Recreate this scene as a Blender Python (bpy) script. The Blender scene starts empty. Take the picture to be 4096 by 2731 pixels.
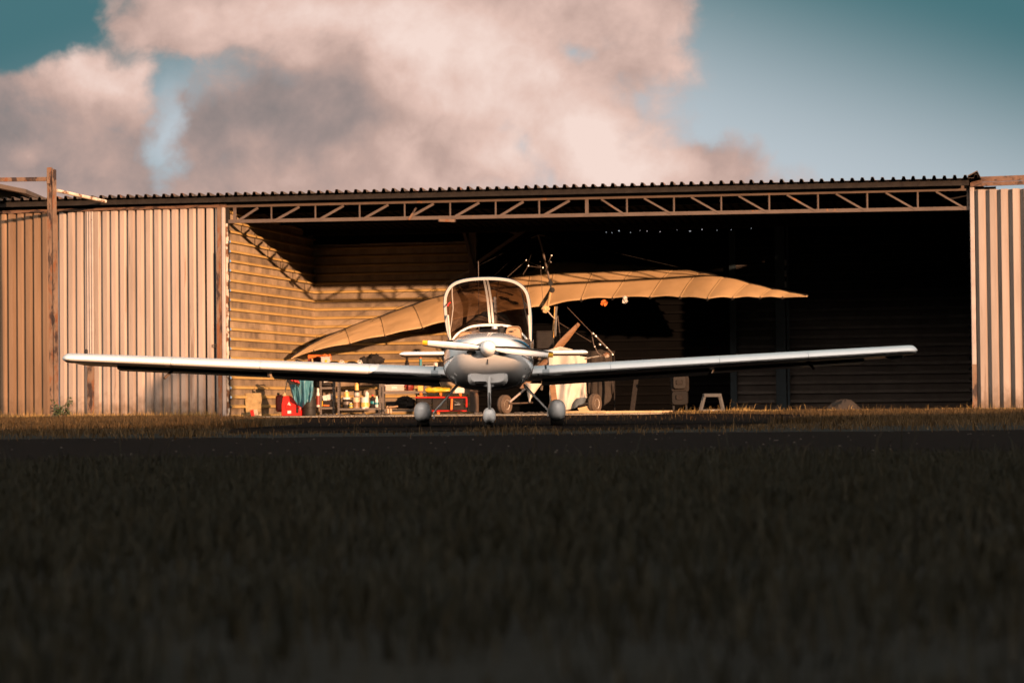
import bpy, math, random
import numpy as np
from mathutils import Vector, Matrix, noise as mnoise
R = math.radians
rnd = random.Random(7)
rng = np.random.default_rng(11)
sc = bpy.context.scene
COL = sc.collection

# ------------------------------------------------------------------ camera
F, CX, CY = 9671.0, 2048.0, 1365.5          # focal length and centre in the photograph's pixels
ROLL = R(0.55); PITCH = math.atan((1610 - CY) / F); CAM = Vector((0, 0, 0.25))
cr, sr, cp, sp = math.cos(ROLL), math.sin(ROLL), math.cos(PITCH), math.sin(PITCH)

def ray(px, py):
    x, y = (px - CX) / F, (CY - py) / F
    xl, yl = x * cr + y * sr, -x * sr + y * cr
    return Vector((xl, cp - yl * sp, sp + yl * cp))

def at(px, py, Y):
    d = ray(px, py)
    return CAM + d * (Y / d.y)

cam_d = bpy.data.cameras.new('camera')
cam = bpy.data.objects.new('camera', cam_d); COL.objects.link(cam)
right = Vector((cr, sr * sp, -sr * cp)); fwd = Vector((0, cp, sp)); up = right.cross(fwd)
cam.matrix_world = Matrix(((right.x, up.x, -fwd.x, CAM.x), (right.y, up.y, -fwd.y, CAM.y),
                           (right.z, up.z, -fwd.z, CAM.z), (0, 0, 0, 1)))
cam_d.sensor_width = 36; cam_d.lens = F * 36 / 4096; cam_d.clip_start = 0.1; cam_d.clip_end = 4000
cam_d.dof.use_dof = True; cam_d.dof.focus_distance = 24.0; cam_d.dof.aperture_fstop = 6.3
sc.camera = cam
sc.cycles.diffuse_bounces = 0      # hard, contrasty exposure: deep shade stays deep

# ------------------------------------------------------------------ hangar frame: s along the front, d into the hall, z up
YAW = R(12.5)
U = Vector((math.cos(YAW), -math.sin(YAW), 0)); V = Vector((math.sin(YAW), math.cos(YAW), 0)); W = Vector((0, 0, 1))
J0 = at(915, 1650, 49.6); J0.z = 0

def HP(s, d, z): return J0 + U * s + V * d + W * z

def fp(px, py, d=0.0):
    q = ray(px, py); t = (d - (CAM - J0).dot(V)) / q.dot(V)
    p = CAM + q * t - J0
    return p.dot(U), p.z

def inside(px, py, d):
    s, z = fp(px, py, d); return HP(s, d, z)

SR = fp(3890, 1600)[0]                       # right jamb
_q = ray(1258, 1500); _t = -(J0 - CAM).to_2d().length
def _depth_corner():
    lo, hi = 2.0, 12.0
    for _ in range(60):
        m = (lo + hi) / 2; p = HP(0, m, 1) - CAM
        # project to the picture column
        x, y = p.dot(right), p.dot(fwd)
        if CX + F * x / y < 1258: lo = m
        else: hi = m
    return lo
DEPTH = _depth_corner()

# ------------------------------------------------------------------ sun
SUN_EL = R(8.8)
_tr = (-0.733 * U + 0.68 * V).normalized()
SUN_T = Vector((_tr.x * math.cos(SUN_EL), _tr.y * math.cos(SUN_EL), -math.sin(SUN_EL)))   # the way the light travels
PERP = Vector((-_tr.y, _tr.x, 0)) * -1        # to the right, across the light

# ------------------------------------------------------------------ mesh builder
class MB:
    def __init__(s): s.v = []; s.f = []; s.m = []; s.sm = []
    def add(s, verts, faces, mi=0, smooth=False):
        o = len(s.v); s.v.extend([tuple(p) for p in verts])
        for k, fc in enumerate(faces):
            s.f.append(tuple(i + o for i in fc)); s.m.append(mi[k] if isinstance(mi, (list, tuple)) else mi); s.sm.append(smooth)
    def box(s, c, size, rot=None, mi=0, bev=0.0, axes=None):
        c = Vector(c); hx, hy, hz = [k / 2 for k in size]
        if axes: ax = [Vector(a) for a in axes]
        else:
            M = rot if rot is not None else Matrix.Identity(3)
            ax = [M.col[0], M.col[1], M.col[2]]
        b = min(bev, hx * .9, hy * .9, hz * .9)
        if b <= 0:
            vs = [c + ax[0] * (hx * i) + ax[1] * (hy * j) + ax[2] * (hz * k) for k in (-1, 1) for j in (-1, 1) for i in (-1, 1)]
            s.add(vs, [(0, 2, 3, 1), (4, 5, 7, 6), (0, 1, 5, 4), (2, 6, 7, 3), (0, 4, 6, 2), (1, 3, 7, 5)], mi)
            return
        vs = []; idx = {}
        for i in (-1, 1):
            for j in (-1, 1):
                for k in (-1, 1):
                    for a in range(3):
                        h = [hx - b, hy - b, hz - b]; h[a] = (hx, hy, hz)[a]
                        idx[(i, j, k, a)] = len(vs)
                        vs.append(c + ax[0] * (h[0] * i) + ax[1] * (h[1] * j) + ax[2] * (h[2] * k))
        fs = []
        for a in range(3):
            b1, b2 = (a + 1) % 3, (a + 2) % 3
            for sg in (-1, 1):
                q = []
                for (p1, p2) in ((-1, -1), (1, -1), (1, 1), (-1, 1)):
                    t = [0, 0, 0]; t[a] = sg; t[b1] = p1; t[b2] = p2; q.append(idx[(t[0], t[1], t[2], a)])
                fs.append(tuple(q if sg > 0 else q[::-1]))
        for a in range(3):
            b1, b2 = (a + 1) % 3, (a + 2) % 3
            for s1 in (-1, 1):
                for s2 in (-1, 1):
                    t0 = [0, 0, 0]; t1 = [0, 0, 0]
                    t0[b1] = t1[b1] = s1; t0[b2] = t1[b2] = s2; t0[a] = -1; t1[a] = 1
                    q = [idx[(*t0, b1)], idx[(*t1, b1)], idx[(*t1, b2)], idx[(*t0, b2)]]
                    fs.append(tuple(q if s1 * s2 > 0 else q[::-1]))
        for i in (-1, 1):
            for j in (-1, 1):
                for k in (-1, 1):
                    q = [idx[(i, j, k, 0)], idx[(i, j, k, 1)], idx[(i, j, k, 2)]]
                    fs.append(tuple(q if i * j * k > 0 else q[::-1]))
        s.add(vs, fs, mi)
    def bar(s, p, q, w, h, upv=(0, 0, 1), mi=0, bev=0.0):
        p, q = Vector(p), Vector(q); d = q - p; L = d.length; d.normalize()
        x = d.cross(Vector(upv))
        if x.length < 1e-4: x = d.cross(Vector((0, 1, 0)))
        x.normalize(); z = x.cross(d)
        s.box((p + q) / 2, (w, L, h), mi=mi, bev=bev, axes=(x, d, z))
    def angle(s, p, q, w, th, n, mi=0):
        """L section: one leg flat facing n, the other pointing away from it."""
        p, q, n = Vector(p), Vector(q), Vector(n); d = (q - p).normalized(); x = d.cross(n).normalized(); n = x.cross(d)
        L = (q - p).length; c = (p + q) / 2
        s.box(c, (w, L, th), mi=mi, axes=(x, d, n))
        s.box(c - x * (w / 2 - th / 2) - n * (w / 2 + .0005), (th, L, w - th), mi=mi, axes=(x, d, n))
    def tube(s, pts, r, n=10, mi=0, cap=True, smooth=True):
        pts = [Vector(p) for p in pts]; k = len(pts)
        rr = r if isinstance(r, (list, tuple)) else [r] * k
        vs = []; fs = []
        prev = None
        for i, p in enumerate(pts):
            d = (pts[min(i + 1, k - 1)] - pts[max(i - 1, 0)]).normalized()
            if prev is None:
                x = d.cross(Vector((0, 0, 1)))
                if x.length < .05: x = d.cross(Vector((0, 1, 0)))
            else: x = prev - d * prev.dot(d)
            x.normalize(); prev = x; y = d.cross(x)
            for j in range(n):
                a = 2 * math.pi * j / n; vs.append(p + (x * math.cos(a) + y * math.sin(a)) * rr[i])
        for i in range(k - 1):
            for j in range(n):
                fs.append((i * n + j, i * n + (j + 1) % n, (i + 1) * n + (j + 1) % n, (i + 1) * n + j))
        s.add(vs, fs, mi, smooth)
        if cap:
            s.add(vs[:n], [tuple(range(n))[::-1]], mi); s.add(vs[-n:], [tuple(range(n))], mi)
    def lathe(s, c, prof, n=20, ax=(0, 0, 1), mi=0, smooth=True, squash=(1, 1)):
        c = Vector(c); z = Vector(ax).normalized(); x = z.cross(Vector((0, 1, 0)))
        if x.length < .05: x = Vector((1, 0, 0))
        x.normalize(); y = z.cross(x); vs = []; fs = []; ms = []
        for i, pr in enumerate(prof):
            r, h = pr[0], pr[1]
            for j in range(n):
                a = 2 * math.pi * j / n; vs.append(c + x * (math.cos(a) * r * squash[0]) + y * (math.sin(a) * r * squash[1]) + z * h)
        for i in range(len(prof) - 1):
            m = prof[i][2] if len(prof[i]) > 2 else mi
            for j in range(n):
                fs.append((i * n + j, i * n + (j + 1) % n, (i + 1) * n + (j + 1) % n, (i + 1) * n + j)); ms.append(m)
        s.add(vs, fs, ms, smooth)
        k = len(prof)
        if prof[0][0] > 1e-5: s.add(vs[:n], [tuple(range(n))[::-1]], prof[0][2] if len(prof[0]) > 2 else mi)
        if prof[-1][0] > 1e-5: s.add(vs[-n:], [tuple(range(n))], prof[-1][2] if len(prof[-1]) > 2 else mi)
    def loft(s, rings, closed=True, cap0=True, cap1=True, mi=0, smooth=True):
        n = len(rings[0]); vs = [p for r in rings for p in r]; fs = []
        for i in range(len(rings) - 1):
            for j in range(n if closed else n - 1):
                fs.append((i * n + j, i * n + (j + 1) % n, (i + 1) * n + (j + 1) % n, (i + 1) * n + j))
        s.add(vs, fs, mi, smooth)
        if cap0: s.add(rings[0], [tuple(range(n))[::-1]], mi)
        if cap1: s.add(rings[-1], [tuple(range(n))], mi)
    def grid(s, fn, nu, nv, mi=0, smooth=True):
        vs = [fn(i / (nu - 1), j / (nv - 1)) for i in range(nu) for j in range(nv)]; fs = []
        for i in range(nu - 1):
            for j in range(nv - 1):
                a = i * nv + j; fs.append((a, a + 1, a + nv + 1, a + nv))
        s.add(vs, fs, mi, smooth)
    def blob(s, c, size, seed=0, amp=.25, nu=18, nv=12, mi=0, flat=True, freq=2.2):
        c = Vector(c); vs = []; fs = []
        for i in range(nv + 1):
            ph = math.pi * i / nv - math.pi / 2
            for j in range(nu):
                th = 2 * math.pi * j / nu
                d = Vector((math.cos(ph) * math.cos(th), math.cos(ph) * math.sin(th), math.sin(ph)))
                k = 1 + amp * (mnoise.noise(d * freq + Vector((seed * 3.1, seed, 0))) + .5 * mnoise.noise(d * freq * 2.7 + Vector((seed, 9, 2))))
                p = Vector((d.x * size[0] / 2, d.y * size[1] / 2, d.z * size[2] / 2)) * k
                if flat and p.z < -size[2] * .35: p.z = -size[2] * .35
                vs.append(c + p)
        for i in range(nv):
            for j in range(nu):
                fs.append((i * nu + j, i * nu + (j + 1) % nu, (i + 1) * nu + (j + 1) % nu, (i + 1) * nu + j))
        s.add(vs, fs, mi, True)
    def build(s, name, mats, parent=None, sharp=35, solid=0):
        me = bpy.data.meshes.new(name)
        base = wloc(parent) if parent else (Vector(s.origin) if hasattr(s, 'origin') else Vector((0, 0, 0)))
        me.from_pydata([(p[0] - base[0], p[1] - base[1], p[2] - base[2]) for p in s.v], [], s.f)
        if not isinstance(mats, (list, tuple)): mats = [mats]
        for m in mats: me.materials.append(m)
        me.polygons.foreach_set('material_index', s.m)
        me.polygons.foreach_set('use_smooth', s.sm)
        me.update()
        if any(s.sm): me.set_sharp_from_angle(angle=R(sharp))
        o = bpy.data.objects.new(name, me); COL.objects.link(o)
        if parent: o.parent = parent
        else: o.location = base
        if solid:
            md = o.modifiers.new('thickness', 'SOLIDIFY'); md.thickness = solid; md.offset = 0
        return o

def wloc(o):
    p = Vector((0, 0, 0))
    while o is not None: p += Vector(o.location); o = o.parent
    return p
def tag(o, label=None, cat=None, group=None, kind=None):
    if label: o['label'] = label
    if cat: o['category'] = cat
    if group: o['group'] = group
    if kind: o['kind'] = kind
    return o
def thing(name, label, cat, loc, group=None):
    o = bpy.data.objects.new(name, None); COL.objects.link(o); o.location = loc; o.empty_display_size = .1
    return tag(o, label, cat, group)

# ------------------------------------------------------------------ materials
def mk(name):
    m = bpy.data.materials.new(name); m.use_nodes = True
    nt = m.node_tree; return m, nt, nt.nodes, nt.links, nt.nodes['Principled BSDF']
def pm(name, c1, c2=None, scale=6.0, rough=.5, metal=0.0, bump=0.0, stretch=(1, 1, 1), spot=None, coat=0.0, bscale=None, spec=.5, rvar=0.0, detail=6, dirt=None, island=0.0):
    """procedural material: two colours mixed by noise, optional spots (colour, scale, threshold), stains and bump"""
    m, nt, N, L, b = mk(name)
    tc = N.new('ShaderNodeTexCoord'); mp = N.new('ShaderNodeMapping'); mp.inputs['Scale'].default_value = stretch
    L.new(tc.outputs['Object'], mp.inputs['Vector'])
    nz = N.new('ShaderNodeTexNoise'); nz.inputs['Scale'].default_value = scale; nz.inputs['Detail'].default_value = detail; nz.inputs['Roughness'].default_value = .62
    L.new(mp.outputs['Vector'], nz.inputs['Vector'])
    if c2 is None: c2 = tuple(min(1, k * .82) for k in c1)
    rp = N.new('ShaderNodeValToRGB'); rp.color_ramp.elements[0].position = .33; rp.color_ramp.elements[1].position = .67
    rp.color_ramp.elements[0].color = (*c1, 1); rp.color_ramp.elements[1].color = (*c2, 1)
    L.new(nz.outputs['Fac'], rp.inputs['Fac']); out = rp.outputs['Color']
    for sp_ in ([spot] if spot and not isinstance(spot, list) else (spot or [])):
        col, ss, th = sp_[:3]; st = sp_[3] if len(sp_) > 3 else (1, 1, 1)
        m2 = N.new('ShaderNodeMapping'); m2.inputs['Scale'].default_value = st; L.new(tc.outputs['Object'], m2.inputs['Vector'])
        n2 = N.new('ShaderNodeTexNoise'); n2.inputs['Scale'].default_value = ss; n2.inputs['Detail'].default_value = 7; n2.inputs['Roughness'].default_value = .65
        L.new(m2.outputs['Vector'], n2.inputs['Vector'])
        r2 = N.new('ShaderNodeValToRGB'); r2.color_ramp.elements[0].position = th; r2.color_ramp.elements[1].position = min(1, th + .06)
        r2.color_ramp.elements[0].color = (0, 0, 0, 1); r2.color_ramp.elements[1].color = (1, 1, 1, 1)
        L.new(n2.outputs['Fac'], r2.inputs['Fac'])
        mx = N.new('ShaderNodeMix'); mx.data_type = 'RGBA'; mx.inputs[7].default_value = (*col, 1)
        L.new(r2.outputs['Color'], mx.inputs[0]); L.new(out, mx.inputs[6]); out = mx.outputs[2]
    if island:                                     # every sheet and rib has aged a little differently
        gi = N.new('ShaderNodeNewGeometry'); ri = N.new('ShaderNodeMapRange'); L.new(gi.outputs['Random Per Island'], ri.inputs['Value']); ri.inputs['To Min'].default_value = 1 - island; ri.inputs['To Max'].default_value = 1 + island * .5
        mi = N.new('ShaderNodeMix'); mi.data_type = 'RGBA'; mi.blend_type = 'MULTIPLY'; mi.inputs[0].default_value = 1; L.new(out, mi.inputs[6]); L.new(ri.outputs[0], mi.inputs[7]); out = mi.outputs[2]
    if dirt:                                       # mud splashed up from the ground, ragged upper edge
        sz = N.new('ShaderNodeSeparateXYZ'); L.new(tc.outputs['Object'], sz.inputs[0])
        n4 = N.new('ShaderNodeTexNoise'); n4.inputs['Scale'].default_value = 7; n4.inputs['Detail'].default_value = 6; L.new(tc.outputs['Object'], n4.inputs['Vector'])
        ad = N.new('ShaderNodeMath'); ad.operation = 'MULTIPLY_ADD'; L.new(n4.outputs['Fac'], ad.inputs[0]); ad.inputs[1].default_value = -.75; L.new(sz.outputs[2], ad.inputs[2])
        r4 = N.new('ShaderNodeMapRange'); L.new(ad.outputs[0], r4.inputs['Value']); r4.inputs['From Min'].default_value = -.30; r4.inputs['From Max'].default_value = .12; r4.inputs['To Min'].default_value = .8; r4.inputs['To Max'].default_value = 0
        m4 = N.new('ShaderNodeMix'); m4.data_type = 'RGBA'; m4.inputs[7].default_value = (*dirt, 1); L.new(r4.outputs[0], m4.inputs[0]); L.new(out, m4.inputs[6]); out = m4.outputs[2]
    L.new(out, b.inputs['Base Color'])
    b.inputs['Roughness'].default_value = rough; b.inputs['Metallic'].default_value = metal
    b.inputs['Coat Weight'].default_value = coat; b.inputs['Coat Roughness'].default_value = .06
    b.inputs['Specular IOR Level'].default_value = spec
    if rvar:
        mr = N.new('ShaderNodeMapRange'); mr.inputs['To Min'].default_value = max(.02, rough - rvar); mr.inputs['To Max'].default_value = min(1, rough + rvar)
        L.new(nz.outputs['Fac'], mr.inputs['Value']); L.new(mr.outputs['Result'], b.inputs['Roughness'])
    if bump:
        n3 = N.new('ShaderNodeTexNoise'); n3.inputs['Scale'].default_value = bscale or scale * 4; n3.inputs['Detail'].default_value = 5
        L.new(mp.outputs['Vector'], n3.inputs['Vector'])
        bp = N.new('ShaderNodeBump'); bp.inputs['Strength'].default_value = min(1, bump); bp.inputs['Distance'].default_value = .02
        L.new(n3.outputs['Fac'], bp.inputs['Height']); L.new(bp.outputs['Normal'], b.inputs['Normal'])
    return m

M = {}
M['wall'] = pm('painted_steel_cladding', (.40, .315, .265), (.285, .221, .183), scale=.9, rough=.5, stretch=(3, 3, .35), spot=[((.17, .085, .045), 3.2, .735, (9, 9, .22)), ((.30, .19, .12), 2.1, .70, (2, 2, .5)), ((.22, .152, .115), 1.2, .60, (5, 5, .25))], bump=.35, bscale=2.2, dirt=(.11, .065, .035), island=.22)
M['wall_old'] = pm('weathered_steel_cladding', (.215, .132, .077), (.14, .084, .049), scale=.9, rough=.5, stretch=(3, 3, .35), spot=[((.16, .08, .04), 2.0, .66, (2, 2, .5))], bump=.35, bscale=2.2, dirt=(.11, .065, .035), island=.22)
M['dark_pan'] = pm('shade_black_sheeting', (.0032, .0029, .0028), (.0022, .002, .002), scale=2.2, rough=.95, spec=.04, stretch=(1, 1, .8))  # near-black colour stands in for shade on inner walls and roof underside
M['dark_rib'] = pm('shade_black_rib', (.0048, .0043, .0042), (.0034, .0031, .003), scale=2.5, rough=.95, spec=.04)
M['dull_pan'] = pm('shade_brown_sheeting', (.068, .056, .050), (.045, .037, .033), scale=2.2, rough=.95, spec=.05, stretch=(1, 1, .8))  # second shade tone of the same wall, for the bays out of sun
M['dull_rib'] = pm('shade_brown_rib', (.105, .088, .079), (.07, .058, .052), scale=2.5, rough=.95, spec=.05)
M['leaf_pan'] = pm('black_door_sheeting', (.0020, .0024, .0030), (.0014, .0018, .0022), scale=2.2, rough=1, spec=0, stretch=(1, 1, .8))
M['leaf_rib'] = pm('black_door_rib', (.0034, .0042, .0052), (.0026, .0034, .004), scale=2.5, rough=1, spec=0)
M['pan'] = pm('dusty_galvanised_pan', (.43, .315, .205), (.150, .112, .082), scale=2.2, rough=.55, metal=.15, stretch=(1, 1, .8), spot=[((.17, .13, .1), 7, .62, (6, 6, 1)), ((.6, .52, .42), 30, .74, (1, 1, .3))], bump=.2, bscale=4, island=.3)
M['rib'] = pm('yellowed_rib', (.56, .365, .135), (.44, .28, .10), scale=2.5, rough=.45, metal=.1)
M['roof'] = pm('old_roof_sheet', (.07, .052, .042), (.10, .068, .048), scale=2, rough=.7, metal=.2, spot=((.22, .09, .04), 3, .6))
M['steel'] = pm('grey_painted_steel', (.118, .082, .062), (.088, .060, .045), scale=3, rough=.5, spot=[((.24, .10, .035), 4.5, .62), ((.12, .055, .02), 14, .68)], bump=.1)
M['rusty'] = pm('rusty_painted_steel', (.20, .125, .08), (.13, .072, .04), scale=3, rough=.7, spot=[((.17, .06, .02), 4, .52, (2, 2, .7)), ((.028, .014, .010), 2.2, .515, (2.5, 2.5, .8))], bump=.4)
M['fascia'] = pm('dark_rusted_fascia', (.16, .085, .05), (.09, .045, .028), scale=4, rough=.75, spot=[((.035, .018, .012), 4, .52, (1, 1, 2)), ((.26, .16, .09), 6, .64)], bump=.3)
M['jamb'] = pm('pale_steel_jamb', (.40, .34, .31), (.32, .265, .24), scale=4, rough=.45, spot=((.12, .055, .03), 5, .66))
M['jamb_rust'] = pm('flaking_jamb_edge', (.62, .54, .45), (.5, .4, .3), scale=5, rough=.6, spot=[((.16, .07, .03), 6, .5), ((.05, .03, .02), 9, .66)])
M['bluepole'] = pm('dark_blue_steel', (.016, .026, .034), (.010, .016, .021), scale=4, rough=.5, spot=((.1, .05, .03), 5, .66), spec=0.2)
M['concrete'] = pm('worn_concrete', (.42, .33, .23), (.30, .23, .16), scale=5, rough=.85, bump=.5, bscale=30, spot=((.17, .12, .08), 6, .6))
M['white'] = pm('glossy_white_paint', (.82, .82, .82), (.77, .765, .76), scale=3, rough=.22, coat=.35, spec=.5, spot=[((.66, .64, .61), 4, .66, (1, 5, 1)), ((.55, .54, .52), 14, .80)])
M['cowl'] = pm('glossy_white_cowl', (.80, .79, .79), (.76, .75, .755), scale=3, rough=.16, coat=.8, spot=((.6, .58, .56), 16, .79))
M['fairing'] = pm('satin_white_fairing', (.86, .86, .86), (.80, .80, .81), scale=12, rough=.3, coat=.25)
M['black'] = pm('black_plastic', (.016, .015, .014), (.024, .022, .02), scale=9, rough=.55, spec=.25)
M['rubber'] = pm('black_rubber', (.022, .021, .02), (.035, .032, .03), scale=18, rough=.8, bump=.3, spec=0.2)
M['blue'] = pm('blue_trim_paint', (.012, .12, .26), (.01, .1, .22), scale=4, rough=.25, coat=.4)
M['gold'] = pm('gold_trim_paint', (.55, .27, .05), rough=.35)
M['yellowtip'] = pm('yellow_blade_tip', (.80, .42, .02), (.72, .37, .02), scale=8, rough=.35)
M['tan'] = pm('tan_leather', (.42, .26, .14), (.36, .22, .12), scale=9, rough=.5, bump=.15)
M['cockpit'] = pm('dark_cockpit_trim', (.03, .022, .018), (.045, .032, .024), scale=9, rough=.85)
M['alu'] = pm('bare_aluminium', (.62, .60, .58), (.5, .48, .46), scale=8, rough=.28, metal=.9)
M['tape'] = pm('grey_tape', (.42, .45, .47), rough=.4)
M['sail'] = pm('cream_sailcloth', (.66, .43, .22), (.57, .365, .18), scale=1.5, rough=.75, spot=[((.46, .29, .14), 4, .66), ((.72, .50, .29), 9, .70)], bump=.25, bscale=3)
M['seam'] = pm('darker_sail_seam', (.54, .35, .175), (.45, .29, .14), scale=6, rough=.8)
M['wood'] = pm('varnished_wood', (.24, .12, .05), (.15, .07, .03), scale=5, rough=.45, stretch=(1, 1, 6))
M['plank'] = pm('raw_timber', (.50, .34, .17), (.36, .23, .11), scale=4, rough=.8, stretch=(.6, 4, 6), bump=.3)
M['ply'] = pm('stained_plywood', (.36, .24, .10), (.20, .125, .045), scale=7, rough=.75, spot=[((.46, .36, .22), 5, .55), ((.10, .055, .02), 7, .58)])
M['cloth'] = pm('white_dust_sheet', (.62, .53, .44), (.55, .46, .37), scale=4, rough=.85, bump=.25, bscale=9)
M['greycloth'] = pm('grey_cloth', (.05, .04, .034), (.03, .025, .022), scale=4, rough=.9, bump=.2, spec=0.1)
M['red'] = pm('red_plastic', (.62, .018, .012), (.54, .014, .01), scale=6, rough=.32, coat=.2)
M['darkred'] = pm('dark_red_plastic', (.20, .02, .012), rough=.5)
M['teal'] = pm('teal_raincoat_fabric', (.06, .19, .235), (.045, .15, .19), scale=5, rough=.42)
M['tealb'] = pm('teal_plastic', (.01, .2, .24), rough=.25)
M['orange'] = pm('orange_plastic', (.75, .17, .03), (.65, .14, .025), scale=8, rough=.4)
M['greyp'] = pm('grey_plastic_bin', (.50, .44, .40), (.44, .39, .36), scale=5, rough=.5)
M['dustytyre'] = pm('dusty_brown_tyre', (.11, .07, .045), (.075, .05, .033), scale=14, rough=.85, bump=.3)
M['dimgrey'] = pm('dim_grey_panel', (.028, .024, .021), (.022, .019, .017), scale=6, rough=.5, spec=0.12)
M['straw'] = None
M['whitep'] = pm('white_plastic', (.66, .61, .56), (.58, .53, .48), scale=6, rough=.35)
M['yellow'] = pm('yellow_waterproof_bag', (.70, .42, .02), (.6, .34, .015), scale=7, rough=.4, bump=.2)
M['amber'] = pm('amber_plastic', (.70, .32, .05), (.8, .5, .18), scale=20, rough=.35)
M['labelpaint'] = pm('printed_label', (.70, .58, .42), (.36, .2, .1), scale=40, rough=.5)
M['shelf'] = pm('grey_shelf_steel', (.16, .13, .11), (.12, .10, .085), scale=6, rough=.5, metal=.3)
M['bagdark'] = pm('black_canvas', (.018, .015, .014), (.03, .025, .022), scale=8, rough=.9, bump=.3, spec=0.12)
M['green'] = pm('green_plastic', (.04, .26, .04), rough=.5)
M['stool'] = pm('grey_stool_plastic', (.085, .08, .076), (.07, .066, .062), scale=6, rough=.45, spec=0.2)
M['machine'] = pm('grey_machine_plastic', (.014, .012, .011), (.011, .0095, .009), scale=6, rough=.5, spec=0.12)
M['skin'] = pm('pink_plastic', (.7, .25, .22), rough=.5)
M['engine'] = pm('oily_engine_metal', (.30, .25, .2), (.07, .055, .045), scale=16, rough=.35, metal=.7)
M['notice'] = pm('faded_notice_board', (.30, .2, .12), (.26, .17, .1), scale=8, rough=.7)
M['noticeink'] = pm('faded_ink', (.13, .08, .05), rough=.8)
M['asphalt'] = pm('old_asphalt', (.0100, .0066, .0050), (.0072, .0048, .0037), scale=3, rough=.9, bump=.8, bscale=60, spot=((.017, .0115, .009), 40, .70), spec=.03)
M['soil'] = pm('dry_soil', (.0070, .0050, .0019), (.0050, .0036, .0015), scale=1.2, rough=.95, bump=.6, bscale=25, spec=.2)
M['leafdark'] = pm('dark_shrub_leaf', (.05, .07, .025), (.03, .045, .018), scale=12, rough=.5)
M['twig'] = pm('brown_twig', (.10, .06, .035), rough=.9)
M['gravel'] = pm('pale_chippings', (.075, .058, .046), (.045, .036, .03), scale=9, rough=.8)
M['farwall'] = pm('far_cream_wall', (.5, .36, .26), (.42, .3, .21), scale=1.5, rough=.7)

def grass_mat(name, c1, c2, c3):
    m, nt, N, L, b = mk(name)
    g = N.new('ShaderNodeNewGeometry'); rp = N.new('ShaderNodeValToRGB')
    e = rp.color_ramp.elements; e[0].color = (*c1, 1); e[1].color = (*c3, 1); k = e.new(.55); k.color = (*c2, 1)
    L.new(g.outputs['Random Per Island'], rp.inputs['Fac']); L.new(rp.outputs['Color'], b.inputs['Base Color'])
    b.inputs['Roughness'].default_value = .7; b.inputs['Specular IOR Level'].default_value = .2
    return m
M['drygrass'] = grass_mat('dry_grass', (.026, .0155, .005), (.044, .025, .0075), (.088, .052, .018))
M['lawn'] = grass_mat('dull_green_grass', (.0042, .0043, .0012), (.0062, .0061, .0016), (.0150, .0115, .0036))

M['straw'] = grass_mat('sunlit_straw', (.22, .13, .035), (.34, .20, .06), (.46, .30, .11))  # brighter copy of the dry grass, sunlight put into its colour
# canopy glass: tinted and smeared
def glass_mat():
    m, nt, N, L, b = mk('smoked_canopy_glass'); N.remove(b); out = N['Material Output']
    tc = N.new('ShaderNodeTexCoord'); mp = N.new('ShaderNodeMapping'); mp.inputs['Scale'].default_value = (2.2, 3, 5); mp.inputs['Rotation'].default_value = (0, .5, 0)
    L.new(tc.outputs['Object'], mp.inputs['Vector'])
    nz = N.new('ShaderNodeTexNoise'); nz.inputs['Scale'].default_value = 1.6; nz.inputs['Detail'].default_value = 6; nz.inputs['Distortion'].default_value = 1.5
    L.new(mp.outputs['Vector'], nz.inputs['Vector'])
    tr = N.new('ShaderNodeBsdfTransparent'); tr.inputs['Color'].default_value = (.27, .205, .165, 1)
    di = N.new('ShaderNodeBsdfDiffuse'); di.inputs['Color'].default_value = (.26, .165, .11, 1)
    mr = N.new('ShaderNodeMapRange'); mr.inputs['From Min'].default_value = .35; mr.inputs['From Max'].default_value = .7; mr.inputs['To Min'].default_value = .15; mr.inputs['To Max'].default_value = .68
    L.new(nz.outputs['Fac'], mr.inputs['Value'])
    m1 = N.new('ShaderNodeMixShader'); L.new(mr.outputs['Result'], m1.inputs[0]); L.new(tr.outputs[0], m1.inputs[1]); L.new(di.outputs[0], m1.inputs[2])
    gl = N.new('ShaderNodeBsdfGlossy'); gl.inputs['Roughness'].default_value = .12; gl.inputs['Color'].default_value = (.5, .42, .36, 1)
    fr = N.new('ShaderNodeFresnel'); fr.inputs['IOR'].default_value = 1.45
    m2 = N.new('ShaderNodeMixShader'); fm = N.new('ShaderNodeMath'); fm.operation = 'MULTIPLY'; fm.inputs[1].default_value = .3; L.new(fr.outputs[0], fm.inputs[0]); L.new(fm.outputs[0], m2.inputs[0]); L.new(m1.outputs[0], m2.inputs[1]); L.new(gl.outputs[0], m2.inputs[2])
    L.new(m2.outputs[0], out.inputs['Surface']); return m
M['glass'] = glass_mat()
def mesh_mat():
    m, nt, N, L, b = mk('shadow_disc_mesh'); N.remove(b); out = N['Material Output']
    tr = N.new('ShaderNodeBsdfTransparent'); di = N.new('ShaderNodeBsdfDiffuse'); di.inputs['Color'].default_value = (.25, .25, .25, 1)
    mx = N.new('ShaderNodeMixShader'); mx.inputs[0].default_value = .42
    L.new(tr.outputs[0], mx.inputs[1]); L.new(di.outputs[0], mx.inputs[2]); L.new(mx.outputs[0], out.inputs['Surface']); return m
M['mesh'] = mesh_mat()
def clear_mat():
    m, nt, N, L, b = mk('clear_storage_plastic')
    b.inputs['Base Color'].default_value = (.62, .52, .45, 1); b.inputs['Roughness'].default_value = .25; b.inputs['Alpha'].default_value = .72; return m
M['clear'] = clear_mat()

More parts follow.
